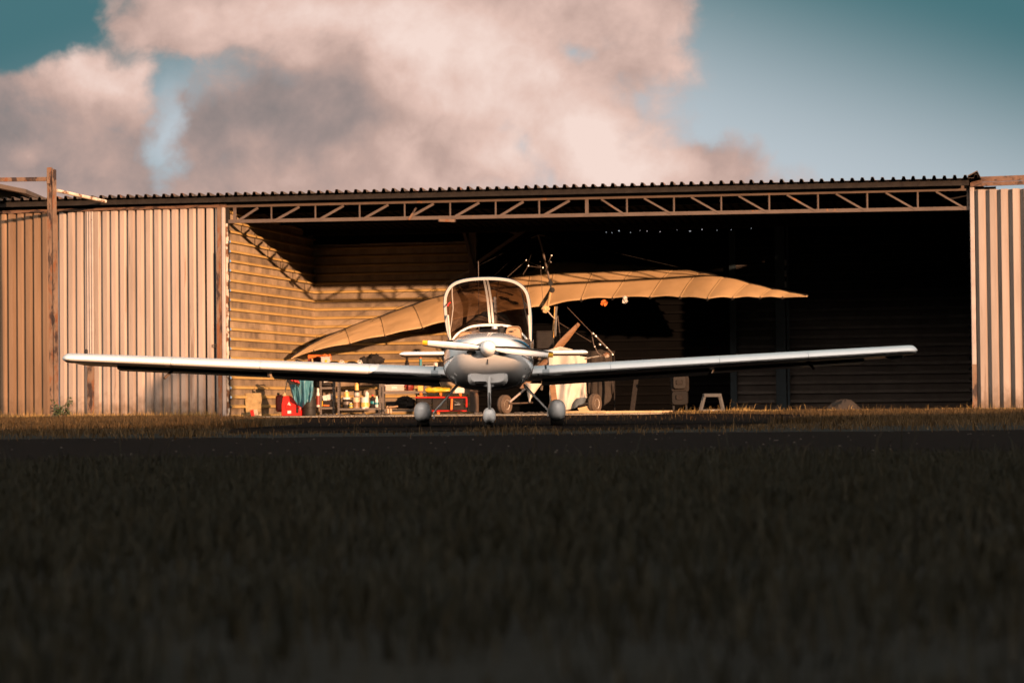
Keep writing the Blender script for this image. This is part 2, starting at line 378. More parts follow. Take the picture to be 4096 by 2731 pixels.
# ------------------------------------------------------------------ sky
def build_world():
    w = bpy.data.worlds.new('World'); sc.world = w; w.use_nodes = True
    nt = w.node_tree; N = nt.nodes; L = nt.links; N.clear()
    out = N.new('ShaderNodeOutputWorld'); bg = N.new('ShaderNodeBackground'); L.new(bg.outputs[0], out.inputs[0])
    bg.inputs['Strength'].default_value = 0.0625
    def val(x, sock):
        if isinstance(x, (int, float)): sock.default_value = x
        else: L.new(x, sock)
    def mth(op, a, b=0.0, c=None, clamp=False):
        n = N.new('ShaderNodeMath'); n.operation = op; n.use_clamp = clamp; val(a, n.inputs[0]); val(b, n.inputs[1])
        if c is not None: val(c, n.inputs[2])
        return n.outputs[0]
    def mix(f, a, b):
        n = N.new('ShaderNodeMix'); n.data_type = 'RGBA'; val(f, n.inputs[0])
        for q, k in ((a, 6), (b, 7)):
            if isinstance(q, tuple): n.inputs[k].default_value = (*q, 1)
            else: L.new(q, n.inputs[k])
        return n.outputs[2]
    def smooth(x, a, b):
        n = N.new('ShaderNodeMapRange'); n.interpolation_type = 'SMOOTHSTEP'; val(x, n.inputs['Value'])
        n.inputs['From Min'].default_value = a; n.inputs['From Max'].default_value = b; return n.outputs[0]
    tc = N.new('ShaderNodeTexCoord'); sx = N.new('ShaderNodeSeparateXYZ'); L.new(tc.outputs['Generated'], sx.inputs[0])
    x, y, z = sx.outputs
    ys = mth('MAXIMUM', y, .05)
    u = mth('MULTIPLY_ADD', mth('DIVIDE', x, ys), 9.671, 2.048)      # tangent of the bearing, eastwards
    v = mth('MULTIPLY_ADD', mth('DIVIDE', z, ys), -9.671, 1.60)      # tangent of the height, downwards
    front = smooth(y, .1, .35)
    cx = N.new('ShaderNodeCombineXYZ'); L.new(u, cx.inputs[0]); L.new(v, cx.inputs[1])
    def fbm(sock, scale, detail, rough, off=(0, 0, 0), dist=0.0):
        mp = N.new('ShaderNodeMapping'); mp.inputs['Location'].default_value = off; L.new(sock, mp.inputs['Vector'])
        n = N.new('ShaderNodeTexNoise'); n.inputs['Scale'].default_value = scale; n.inputs['Detail'].default_value = detail; n.inputs['Roughness'].default_value = rough; n.inputs['Distortion'].default_value = dist
        L.new(mp.outputs[0], n.inputs['Vector']); return mth('SUBTRACT', n.outputs['Fac'], .5)
    def ell(cu, cv, a, b, k=1.0):
        du = mth('DIVIDE', mth('SUBTRACT', u, cu), a); dv = mth('DIVIDE', mth('SUBTRACT', v, cv), b)
        d = mth('SQRT', mth('ADD', mth('MULTIPLY', du, du), mth('MULTIPLY', dv, dv)))
        return mth('MULTIPLY', mth('SUBTRACT', 1.0, d), k)
    u0, v0 = u, v
    w1 = fbm(cx.outputs[0], 1.3, 6, .55, (11.3, 2.2, 0)); w2 = fbm(cx.outputs[0], 1.3, 6, .55, (2.9, 8.8, 0))
    u = mth('MULTIPLY_ADD', w1, .75, u0); v = mth('MULTIPLY_ADD', w2, .6, v0)
    blobs = [ell(*e) for e in CLOUDS]
    base = blobs[0]
    for b in blobs[1:]: base = mth('SMOOTH_MAX', base, b, .15)
    base = mth('MINIMUM', base, .42)
    for e in GAPS:
        g = ell(*e); base = mth('SUBTRACT', base, mth('MAXIMUM', g, 0.0))
    n1 = fbm(cx.outputs[0], 1.7, 9, .56, (3.1, 1.7, 0), .15)
    n2 = fbm(cx.outputs[0], 1.7, 9, .56, (3.1 - .10, 1.7 + .09, 0), .15)
    n3 = fbm(cx.outputs[0], 6.5, 6, .6, (1.1, 5.3, 0), .6)
    dens = mth('ADD', mth('MULTIPLY_ADD', n3, .46, base), mth('MULTIPLY', n1, .75))
    cover = mth('MULTIPLY', smooth(dens, -.12, .34), front)
    big = fbm(cx.outputs[0], .9, 5, .5, (7.7, 4.1, 0))
    lit = mth('MULTIPLY_ADD', mth('SUBTRACT', n1, n2), 1.05, .55)
    lit = mth('ADD', lit, mth('MULTIPLY', n1, .22))
    lit = mth('MULTIPLY_ADD', n3, .22, lit)
    for e in DARKS:
        lit = mth('SUBTRACT', lit, mth('MAXIMUM', ell(*e), 0.0))
    for e in LIGHTS:
        lit = mth('ADD', lit, mth('MAXIMUM', ell(*e), 0.0))
    rp = N.new('ShaderNodeValToRGB'); L.new(lit, rp.inputs['Fac'])
    e = rp.color_ramp.elements
    e[0].position = .0; e[0].color = (1.9, 1.68, 1.66, 1)
    e[1].position = 1.0; e[1].color = (7.3, 5.7, 5.1, 1)
    for p, c in ((.25, (2.9, 2.25, 2.1)), (.5, (4.3, 3.0, 2.6)), (.75, (6.1, 4.3, 3.7))):
        k = e.new(p); k.color = (*c, 1)
    # clear sky
    sky = N.new('ShaderNodeTexSky'); sky.sky_type = 'NISHITA'; sky.sun_disc = False
    sky.sun_elevation = SUN_EL; sky.sun_rotation = math.atan2(-SUN_T.x, -SUN_T.y); sky.altitude = 10; sky.air_density = 1.0; sky.dust_density = .6; sky.ozone_density = 2.0
    tint = N.new('ShaderNodeMix'); tint.data_type = 'RGBA'; tint.blend_type = 'MULTIPLY'; tint.inputs[0].default_value = 1
    L.new(sky.outputs[0], tint.inputs[6]); tint.inputs[7].default_value = SKY_TINT
    # pale veil low over the horizon, thinning upwards and away from the cloud
    veil = mth('MULTIPLY', smooth(mth('ADD', mth('MULTIPLY', v0, 1.15), mth('MULTIPLY_ADD', mth('ABSOLUTE', mth('SUBTRACT', u0, 2.2)), -.36, .55)), -.1, 1.1), front)
    veil = mth('MAXIMUM', veil, mth('MULTIPLY', mth('MAXIMUM', ell(.78, .48, .5, .5, 1.3), 0.0), .85))
    over = mix(smooth(z, .45, .9), mix(smooth(z, .19, .42), tint.outputs[2], SKY_MID), SKY_UP)       # sky behind the viewer shaped for fill: dim low, bright band, open overhead
    clear = mix(veil, mix(front, over, CLEAR_HIGH), CLEAR_LOW)
    full = mix(cover, clear, rp.outputs[0])
    L.new(full, bg.inputs['Color'])
CLOUDS = [(2.42, .10, .36, .36), (2.75, .72, .5, .17, .8), (1.70, .10, 1.02, .62), (1.95, .50, .82, .42), (.28, .52, .85, .48), (1.25, .60, .85, .45), (2.60, .80, .75, .20, .8), (1.1, -.05, .9, .28)]
GAPS = [(.68, .28, .13, .22, .50), (.74, .55, .14, .24, .56), (.0, .02, .42, .22, 1.1), (2.0, .66, .14, .18, .40), (2.42, .17, .10, .09, .35)]
DARKS = [(.95, .42, .65, .42, .35), (.0, .45, .5, .34, .42), (1.35, .5, .5, .34, .22), (.4, .72, .6, .2, .2)]
LIGHTS = [(2.1, .30, .8, .6, .36), (1.4, .03, .9, .3, .30), (.45, .28, .4, .2, .36), (2.35, .7, .6, .3, .34), (.12, .60, .16, .1, .25), (1.4,.62,.2,.14,.2)]
SKY_TINT = (.08, .078, .076, 1)
SKY_MID = (26.0, 21.8, 18.2)
SKY_UP = (5.7, 5.9, 6.1)
CLEAR_HIGH = (.52, 1.38, 1.58)
CLEAR_LOW = (4.0, 4.5, 4.9)
build_world()
sun_d = bpy.data.lights.new('sun', 'SUN'); sun_d.energy = 4.9; sun_d.angle = R(.53); sun_d.color = (1.0, .575, .325)
sun = bpy.data.objects.new('sun', sun_d); COL.objects.link(sun); sun.rotation_euler = SUN_T.to_track_quat('-Z', 'Y').to_euler()
sun.location = (20, -20, 20)
vs = sc.view_settings; vs.view_transform = 'Standard'; vs.look = 'None'; vs.exposure = 1.0; vs.gamma = 1; vs.use_curve_mapping = False
# ================================================================== ground
def sheet(name, outline, z, mat, kind='structure'):
    b = MB(); b.add([(x, y, z) for x, y in outline], [tuple(range(len(outline)))]); o = b.build(name, mat); return tag(o, kind=kind)
def strip(name, x0, x1, fn0, fn1, n, z, mat):
    b = MB(); v = []
    for i in range(n + 1):
        x = x0 + (x1 - x0) * i / n; v += [(x, fn0(x), z), (x, fn1(x), z)]
    b.add(v, [(2 * i, 2 * i + 2, 2 * i + 3, 2 * i + 1) for i in range(n)]); o = b.build(name, mat); return tag(o, kind='structure')
sheet('ground', [(-1500, -600), (1500, -600), (1500, 2500), (-1500, 2500)], 0, M['soil'])
def wob(x, s, a): return a * mnoise.noise(Vector((x * .45, s, 0))) + a * .5 * mnoise.noise(Vector((x * 1.9, s, 3)))
NEAR = lambda x: 9.6 + wob(x, 1, .6)
FAR = lambda x: 18.6 + .03 * x + wob(x, 5, .9)
strip('road', -60, 60, NEAR, FAR, 400, .004, M['asphalt'])
# asphalt apron from the grass verge to the hall
AL = [(-2.55, 21.6), (-2.9, 25), (-2.6, 30), (-3.4, 36), (-4.6, 42)]; AR = [(1.9, 21.8), (2.6, 25), (3.5, 29), (4.1, 34), (4.9, 40)]
_a = [HP(.4, -2.4, 0), HP(10.2, -1.5, 0)]
sheet('apron', AL[:1] + [(-1, 21.2), (.4, 21.5)] + AR + [(_a[1].x, _a[1].y), (_a[0].x, _a[0].y)] + AL[:0:-1], .008, M['asphalt'])
# hall floor: one worn slab whose front edge is ragged
b = MB(); v = []; n = 60
for i in range(n + 1):
    s = -.1 + (SR + .2) * i / n
    d0 = -2.6 + .25 * mnoise.noise(Vector((s * 1.3, 2, 0))) if s < fp(2690, 1660)[0] else -.15
    for d in (d0, DEPTH + .1):
        v += [HP(s, d, .016), HP(s, d, -.05)]
for i in range(n):
    a = i * 4; c = a + 4
    b.add([v[a], v[a + 2], v[c + 2], v[c]], [(0, 3, 2, 1)]); b.add([v[a], v[a + 1], v[c + 1], v[c]], [(0, 1, 2, 3)])
tag(b.build('hall_floor', M['concrete']), kind='structure')

# ================================================================== hangar
HANG = thing('hangar', 'long hangar of pale ribbed metal with a steel truss over its open front', 'hangar', HP(SR / 2, 0, 0))
def clad(b, o, along, across, out, L, T, prof, pitch, k=1, jit=.004, seed=1, miset=None):
    """profiled sheet: prof = [(t, depth, material)] over one pitch, repeated along `across`, drawn out along `along`"""
    r = random.Random(seed); pts = []; t0 = 0.0
    while t0 < T - 1e-6:
        j = r.uniform(-jit, jit); kj = r.uniform(.85, 1.12)
        for (t, dp, mi) in prof:
            if t0 + t <= T: pts.append((t0 + t + (j if 0 < t else 0), dp * kj, mi))
        t0 += pitch
    pts.append((T, pts[-1][1], 0))
    rows = []
    for i in range(k + 1):
        a = L * i / k
        rows.append([o + along * a + across * t + out * (dp + (mnoise.noise(Vector((a * .9, t * 1.7, seed))) * .008 if 0 < i < k or k > 1 else 0)) for t, dp, mi in pts])
    n = len(pts)
    for j in range(n - 1):
        b.add([rows[i][j + e] for i in range(k + 1) for e in (0, 1)], [(2 * i, 2 * i + 1, 2 * i + 3, 2 * i + 2) for i in range(k)], pts[j][2])
ZW = 4.30
PV = [(0, 0, 0), (.055, 0, 0), (.057, .066, 0), (.150, .066, 0), (.187, .010, 0)]
b = MB(); s0 = fp(236, 1500)[0]; clad(b, HP(s0, 0, 0), W, U, -V, ZW, -s0 - .17, PV, .19, k=8, seed=3)
b.build('front_wall', M['wall'], HANG)
b = MB(); clad(b, HP(s0 - 7.6, 0, -.1), W, U, -V, ZW + .1, 7.6, PV, .19, k=8, seed=9)
b.build('front_wall', M['wall_old'], HANG)['label'] = 'older browner wall panels left of the rusty post'
PVR = [(0, 0, 0), (.062, 0, 0), (.066, .11, 0), (.176, .11, 0), (.206, .02, 0)]
b = MB(); clad(b, HP(SR + .10, 0, 0), W, U, -V, ZW - .06, 7.0, PVR, .214, k=8, seed=4)
b.build('front_wall', M['wall'], HANG)
# inner walls, ribs lying flat
PH = [(0, 0, 0), (.128, 0, 1), (.150, .032, 1), (.182, .032, 1), (.192, 0, 0)]
PHi = [(0, 0, 0), (.010, 0, 1), (.014, .055, 1), (.050, .055, 1), (.078, 0, 0)]
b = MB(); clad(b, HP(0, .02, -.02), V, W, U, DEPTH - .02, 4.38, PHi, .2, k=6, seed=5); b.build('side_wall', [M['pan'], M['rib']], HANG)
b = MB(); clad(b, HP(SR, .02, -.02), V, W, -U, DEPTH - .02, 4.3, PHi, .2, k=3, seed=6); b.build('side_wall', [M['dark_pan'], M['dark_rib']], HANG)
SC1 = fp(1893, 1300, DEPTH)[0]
SC2 = fp(2935, 1300, DEPTH)[0]  # bay split set past the sunlit patch, where the wall colour changes
b = MB(); clad(b, HP(SC1, DEPTH, -.02), U, W, -V, SC2 - SC1, 3.93, PHi, .2, k=5, seed=8); b.build('back_wall', [M['dark_pan'], M['dark_rib']], HANG)['label'] = 'back wall behind the trike, coloured near black for shade'
b = MB(); clad(b, HP(SC2, DEPTH, -.02), U, W, -V, SR + .02 - SC2, 3.93, PHi, .2, k=6, seed=8); b.build('back_wall', [M['dull_pan'], M['dull_rib']], HANG)['label'] = 'back wall in the right half, toned dull brown for the shade'
b = MB(); b.box(HP(SC2, DEPTH - .09, 2.0), (.14, .10, 4.0), axes=(U, V, W)); b.build('column', M['bluepole'], HANG)
b = MB(); clad(b, HP(-.02, DEPTH, -.02), U, W, -V, SC1 + .02, 3.93, PHi, .2, k=4, seed=7)
# the top strip of the back wall has small gaps that let the sky through
s = -.02; gaps = sorted([fp(px, 920, DEPTH)[0] for px in (2425, 2448, 2476, 2522, 2560, 2588, 2640, 2708, 2760, 2808, 2868, 2925, 3005)])
gw = [.014, .008, .028, .010, .006, .014, .018, .007, .032, .022, .008, .012, .006]
for g, w_ in zip(gaps + [SR], gw + [0]):
    e = min(g - w_ / 2, SR + .02)
    b.add([HP(s, DEPTH, 3.9), HP(e, DEPTH, 3.9), HP(e, DEPTH, 4.12), HP(s, DEPTH, 4.12)], [(0, 1, 2, 3)], 2); s = g + w_ / 2
for g, w_ in zip(gaps, gw):
    zc = fp(2600, 921, DEPTH)[1] + rnd.uniform(-.045, .03)
    b.add([HP(g - w_ / 2 - .003, DEPTH, 3.9), HP(g + w_ / 2 + .003, DEPTH, 3.9), HP(g + w_ / 2 + .003, DEPTH, zc - .009), HP(g - w_ / 2 - .003, DEPTH, zc - .009)], [(0, 1, 2, 3)], 2)
    b.add([HP(g - w_ / 2 - .003, DEPTH, zc + .009), HP(g + w_ / 2 + .003, DEPTH, zc + .009), HP(g + w_ / 2 + .003, DEPTH, 4.12), HP(g - w_ / 2 - .003, DEPTH, 4.12)], [(0, 1, 2, 3)], 2)
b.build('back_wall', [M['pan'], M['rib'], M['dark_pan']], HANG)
# roof: ribbed sheet falling towards the back, its cut edge overhanging the front
ZR0, ZR1 = fp(900, 782, -.35)[1], fp(3880, 713, -.35)[1]
SL = -math.tan(R(3.6))
def roof_pt(s, d, h):
    zz = ZR0 + (ZR1 - ZR0) * s / SR
    return HP(s, d, zz + (d + .35) * SL + h)
b = MB(); row = []; s = -9.0; rr = random.Random(2)
while s < SR + .05:
    h = rr.uniform(.052, .068); j = rr.uniform(-.008, .008)
    row += [(s, 0), (s + .095 + j, 0), (s + .115 + j, h), (s + .16 + j, h), (s + .18 + j, 0)]; s += .195
for th in (0,):
    fr = [roof_pt(s, -.35 + .012 * mnoise.noise(Vector((s * 2, 0, 0))), h) for s, h in row]; bk = [roof_pt(s, DEPTH + .12, h) for s, h in row]
    fr2 = [p + W * .006 for p in fr]; bk2 = [p + W * .006 for p in bk]
    for i in range(len(row) - 1):
        b.add([fr[i], fr[i + 1], bk[i + 1], bk[i]], [(0, 1, 2, 3)], 1); b.add([fr2[i], fr2[i + 1], bk2[i + 1], bk2[i]], [(0, 3, 2, 1)])
        b.add([fr[i], fr[i + 1], fr2[i + 1], fr2[i]], [(0, 3, 2, 1)])
ROOF = b.build('roof', [M['roof'], M['dark_pan']], HANG)  # underside near-black, its shade put into the colour
b = MB()                                     # bent end flashing at the right end of the roof
a0, a1, a2 = [HP(*((lambda q: (q[0], -.35, q[1]))(fp(px, py, -.35)))) for px, py in ((3870, 702), (3909, 682), (3924, 711))]
for p, q in ((a0, a1), (a1, a2)):
    b.add([p, q, q + V * 6, p + V * 6, p - W * .02, q - W * .02, q + V * 6 - W * .02, p + V * 6 - W * .02], [(0, 1, 2, 3), (4, 7, 6, 5), (0, 4, 5, 1)])
b.build('end_flashing', M['roof'], ROOF)
# purlins; black colour stands in for the shaded gap under the roof edge
for d in (-.2, 1.6, 3.4, 5.2):
    b = MB(); b.bar(roof_pt(-9, d, -.06), roof_pt(SR, d, -.06), .06, .11); b.build('purlin', M['bagdark'], HANG)
# eaves rail over the left front wall and the rusty fascia over the right one
b = MB(); 
for i in range(30):
    p, q = HP(-9 + i * .3, -.07, 4.34 + .004 * math.sin(i * 2.1)), HP(-9 + i * .3 + .3, -.07, 4.34 + .004 * math.sin(i * 2.1 + 2))
    b.bar(p, q, .05, .05 + .015 * rnd.random())
b.build('eaves_rail', M['fascia'], HANG)
b = MB(); b.bar(HP(SR - .12, -.09, 4.43), HP(SR + 7, -.09, 4.5), .05, .10); b.bar(HP(SR + .02, -.11, 4.335), HP(SR + 7, -.11, 4.40), .05, .075); b.build('fascia_beam', M['fascia'], HANG)
# truss over the doorway
TR = MB(); TR.bar(HP(-.02, 0, 0), HP(-.02, .001, 0), .001, .001)
TRUSS = bpy.data.objects.new('truss', None); COL.objects.link(TRUSS); TRUSS.parent = HANG; TRUSS.location = (0, 0, 0)
def tz(px, top): 
    if top: return 808 + (740 - 808) * (px - 930) / (3880 - 930) - 9 * (1 - ((px - 2400) / 1480) ** 2) * .0
    return 895 + (842 - 895) * (px - 930) / (3880 - 930)
def TP(px, py, d=0): s, z = fp(px, py, d); return HP(s, d, z)
b = MB(); b.bar(TP(900, tz(900, 1) + 12), TP(3900, tz(3900, 1) + 12), .05, .105); b.build('top_chord', M['steel'], TRUSS)
b = MB(); b.bar(TP(915, tz(915, 0) - 9), TP(3885, tz(3885, 0) - 9), .05, .07); b.build('bottom_chord', M['steel'], TRUSS)
VX = [940, 1087, 1263, 1440, 1620, 1802, 1984, 2158, 2348, 2509, 2697, 2886, 3078, 3273, 3470, 3672, 3872]
for px in VX:
    b = MB(); q, p = TP(px, tz(px, 1) + 22), TP(px, tz(px, 0) - 12)
    b.box((p + q) / 2 - V * .015, (.026 if px not in (940, 2348) else .07, .008, (q - p).length), axes=(U, V, W))
    b.box((p + q) / 2 - U * .02 + V * .012, (.008, .045, (q - p).length), axes=(U, V, W)); b.build('vertical', M['steel'], TRUSS)
for i in range(len(VX) - 1):
    x0, x1 = VX[i], VX[i + 1]; w = x1 - x0
    if x0 < 2348: p, q = TP(x0 + .05 * w, tz(x0, 0) - 6), TP(x0 + .64 * w, tz(x0 + .6 * w, 1) + 26)
    else: p, q = TP(x0 + .36 * w, tz(x0 + .4 * w, 1) + 24), TP(x1 - .06 * w, tz(x1, 0) - 8)
    b = MB(); b.angle(p - V * .03, q - V * .03, .050 if x0 < 2348 else .036, .007, -V); b.build('diagonal', M['steel'], TRUSS)
b = MB(); b.angle(TP(1637, 880) - V * .05, TP(1668, 832) - V * .05, .04, .006, -V); b.build('loose_bracket', M['rusty'], TRUSS)
b = MB(); b.bar(TP(1757, 882) - V * .06, TP(1826, 884) - V * .06, .03, .055); b.build('patch_plate', M['rusty'], TRUSS)
# left jamb: rust strip, pale post and flaking edge; door latch
zt = 4.32
sl = lambda px: fp(px, 1300)[0]
b = MB(); b.box(HP((sl(862) + sl(876)) / 2, -.02, zt / 2), (sl(876) - sl(862), .03, zt), axes=(U, V, W)); b.build('gap_shade', M['bluepole'], HANG)  # dark strip put where a shadowed gap runs beside the jamb
b = MB(); b.box(HP((sl(877) + sl(892)) / 2, -.05, zt / 2), (sl(892) - sl(877), .08, zt), axes=(U, V, W))
b.box(HP(sl(879), -.10, 2.25), (.05, .03, 2.3), axes=(U, V, W)); b.build('rusty_jamb', M['rusty'], HANG)
b = MB(); b.box(HP((sl(893) + sl(906)) / 2, -.045, zt / 2), (sl(906) - sl(893), .09, zt), axes=(U, V, W), bev=.012); b.build('jamb', M['jamb'], HANG)
b = MB()
for i in range(44):
    z0 = .02 + i * .09; w = .035 + .022 * (math.sin(i * 1.45) * .5 + .5)
    b.box(HP(sl(907) + w / 2, -.02, z0 + .045), (w, .012, .088), axes=(U, V, W))
b.build('jamb_edge', M['jamb_rust'], HANG)
b = MB(); q = TP(864, 1379) - V * .08
for (du, dz, w, h) in ((0, .0, .10, .012), (0, -.045, .10, .012), (-.05, -.022, .012, .05), (.07, -.02, .05, .05)): b.box(q + U * du + W * dz, (w, .012, h), axes=(U, V, W))
b.build('latch', M['steel'], HANG)
b = MB(); b.box(HP(-.23, .002, 2.15), (.535, .018, 4.3), axes=(U, V, W)); b.build('backing_plate', M['bagdark'], HANG)  # thin dark plate added behind the jamb to close gaps to the sky
for sa, sb in ((SR + .005, SR + .5),):
    b = MB(); b.box(HP((sa + sb) / 2, .045, 2.15), (sb - sa, .03, 4.3), axes=(U, V, W)); b.build('backing_plate', M['bagdark'], HANG)
# right jamb
b = MB(); b.box(HP(SR + .045, -.05, 2.15), (.085, .09, 4.3), axes=(U, V, W), bev=.01); b.build('jamb', M['jamb'], HANG)
b = MB(); b.box(HP(SR + .05, -.102, .45), (.085, .015, .9), axes=(U, V, W)); b.build('rusty_foot', M['rusty'], HANG)
# downpipe-like pilaster on the left wall
b = MB(); s1 = fp(368, 1300)[0]
for k, w in ((-.055, .035), (.0, .03), (.05, .035)): b.box(HP(s1 + k, -.075, 2.75), (w, .05 + .02 * (k == 0), 3.1), axes=(U, V, W), bev=.008)
b.box(HP(s1, -.055, 2.15), (.14, .05, 4.28), axes=(U, V, W)); b.build('pilaster', M['jamb'], HANG)
b = MB(); b.box(HP(s1, -.09, .55), (.145, .03, 1.1), axes=(U, V, W)); b.build('pilaster_foot', M['rusty'], HANG)['label'] = 'rust eaten foot of the pale pilaster'
# columns, braces inside
b = MB(); p = inside(1893, 1100, DEPTH - .18); b.box(Vector((p.x, p.y, 2.1)), (.17, .12, 4.1), axes=(U, V, W)); b.build('column', M['steel'], HANG)
b = MB(); p = inside(3150, 1100, DEPTH - .18); b.box(Vector((p.x, p.y, 2.1)), (.05, .05, 4.1), axes=(U, V, W)); q = inside(3120, 1100, DEPTH - .2); b.box(Vector((q.x, q.y, 2.1)), (.22, .05, 4.1), axes=(U, V, W)); b.build('column', M['bluepole'], HANG)['label'] = 'dark blue column in the shaded right half'
for (x0, y0, x1, y1, dd) in ((1842, 875, 1893, 1075, DEPTH - .3), (2150, 885, 1906, 1052, DEPTH - .35), (1960, 888, 2075, 940, DEPTH - .5)):
    b = MB(); b.angle(inside(x0, y0, dd), inside(x1, y1, dd), .07, .008, -V); b.build('brace', M['steel'], HANG)
for k in range(3):
    b = MB(); b.box(inside(3142, 1050 + k * 44, DEPTH - .26), (.045, .03, .13), axes=(U, V, W)); b.build('bracket', M['greyp'], HANG)
# notice board on the back wall
p = inside(1741, 1315, DEPTH - .045)
NB = thing('notice_board', 'small brown notice board with faded lines on the back wall left of the canopy', 'notice', p)
b = MB(); b.box(p, (.33, .018, .19), axes=(U, V, W)); bd = b.build('board', M['notice'], NB)
b = MB()
for i in range(6): b.box(p - V * .011 + W * (.07 - i * .026) + U * rnd.uniform(-.01, .01), (.27 - .05 * rnd.random(), .004, .006), axes=(U, V, W))
b.build('faded_text', M['noticeink'], bd)

# ================================================================== rusty post beside the left wall
p = at(216, 1690, 48.6)
dP = -2.0
def PP(px, py, d=dP): s, z = fp(px, py, d); return HP(s, d, z)
POST = thing('rusty_post', 'tall rusting steel post with a side rail standing in front of the left wall', 'post', Vector((PP(214, 1690).x, PP(214, 1690).y, 0)))
b = MB()
T0, B0 = PP(198, 670), PP(212, 1700); T1, B1 = PP(219, 680), PP(229, 1700); 
b.bar(B0, T0, .115, .012, upv=V); b.bar(B1 - V * .03, T1 - V * .03, .085, .012, upv=V); b.bar((B0 + B1) / 2 + V * .05, (T0 + T1) / 2 + V * .05, .02, .10, upv=V)
b.build('post', M['rusty'], POST)
b = MB(); b.bar(PP(188, 717), PP(-420, 724), .06, .08); b.build('rail', M['rusty'], POST)
b = MB(); b.tube([PP(229, 763), PP(422, 806, -.42)], .035, n=8); b.build('brace', M['jamb_rust'], POST)
b = MB(); b.box(PP(196, 722) - V * .02, (.06, .06, .14), axes=(U, V, W)); b.build('clamp', M['rusty'], POST)
# far building peeping over the roof
FB = thing('distant_shed', 'cream gabled shed peeping over the hangar roof at the far left', 'shed', at(-300, 1600, 70) * 1)
FB.location.z = 0
b = MB(); q = at(72, 790, 70); b.box((q.x - 4, q.y + 3, q.z / 2), (8, 6, q.z - .02)); b.box((q.x - .2, q.y - .05, q.z / 2 + .1), (.42, .1, q.z + .15)); 
e = at(52, 752, 70); b.add([(e.x - .1, q.y - .02, q.z - .3), (e.x - 8, q.y - .02, q.z - .3), (e.x - 8, q.y - .02, e.z + 1.4), (e.x, q.y - .02, e.z)], [(0, 1, 2, 3)])
b.build('wall', M['farwall'], FB)
b = MB(); e1, e0 = at(104, 757, 69), at(-400, 655, 69)
b.add([e0, e1, e1 + Vector((0, 8, 0)), e0 + Vector((0, 8, 0))] + [p - Vector((0, 0, .12)) for p in (e0, e1, e1 + Vector((0, 8, 0)), e0 + Vector((0, 8, 0)))], [(0, 1, 2, 3), (4, 7, 6, 5), (0, 4, 5, 1), (1, 5, 6, 2)])
b.build('roof', M['roof'], FB)

# ================================================================== unseen hangar added behind the camera to shade the foreground
TH = Vector((SUN_T.x, SUN_T.y, 0)).normalized()
def NS(n, s, z): return TH * n + PERP * s + W * z
OPH = thing('shade_hangar', 'unseen second hangar added behind the viewer to shade the foreground', 'hangar', NS(-14, 8, 0))
H1 = .50 - .11 + (20.6 + 9.4) * math.tan(SUN_EL)
b = MB(); b.box(NS(-14.4, 10, H1 / 2), (90, 9.6, H1), axes=(PERP, TH, W)); b.build('wall', M['wall'], OPH)
b = MB(); b.box(NS(-14.4, 10, H1 + .06), (90.6, 10, .1), axes=(PERP, TH, W)); b.build('roof', M['roof'], OPH)

b = MB(); b.box(NS(-9.75, 16.4, H1 + .25), (5.8, .5, .30), axes=(PERP, TH, W)); b.build('wing_shade_block', M['roof'], OPH)  # raised block added on the roof to shade the right wing
# unseen mesh disc on a mast, added for the curved left-wall shadow
_s, _z = fp(772, 1588); DC = HP(_s, 0, _z) - SUN_T * 29.5
SD = thing('shadow_dish', 'unseen mesh disc on a tall mast, added to cast the curved wall shadow', 'shadow caster', Vector((DC.x, DC.y, 0)))
b = MB(); b.tube([(DC.x, DC.y + .12, 0), (DC.x, DC.y + .12, DC.z + .1)], .045, n=12); b.build('mast', M['alu'], SD)
def dpt(a, r): return DC + PERP * (r * .68 * math.cos(a)) + W * (r * .60 * math.sin(a)) + TH * (.22 * r * r - .2)
b = MB(); b.grid(lambda u, v: dpt(2 * math.pi * u, v), 49, 9); b.build('dish', M['mesh'], SD, solid=.004)
b = MB(); b.tube([dpt(2 * math.pi * i / 48, 1) for i in range(49)], .085, n=8); b.build('rim', M['alu'], SD)
b = MB(); b.tube([dpt(R(172), .97), DC + W * -.55 + PERP * .12 - TH * .35], .07, n=8); b.build('shadow_bar', M['alu'], SD)  # bar added for the diagonal line in the wall shadow
# ================================================================== aircraft
XA = at(1956, 1480, 25).x
AC = thing('light_aircraft', 'small white two seat propeller aeroplane with its bubble canopy tipped open, facing the viewer', 'aeroplane', (XA, 25, 0))
def zc(py, Y, px=1956): return at(px, py, Y).z
def sup(hw, top, bot, mid, Y, n=2.4, k=44, nb=None, cx=0.0):
    r = []
    for i in range(k):
        a = 2 * math.pi * i / k; c, s_ = math.cos(a), math.sin(a); e = n if s_ >= 0 else (nb or n)
        x = hw * math.copysign(abs(c) ** (2 / e), c); z = mid + ((top - mid) if s_ >= 0 else (mid - bot)) * math.copysign(abs(s_) ** (2 / e), s_)
        r.append(Vector((XA + cx + x, Y, z)))
    return r
SPZ = zc(1394, 23.5)
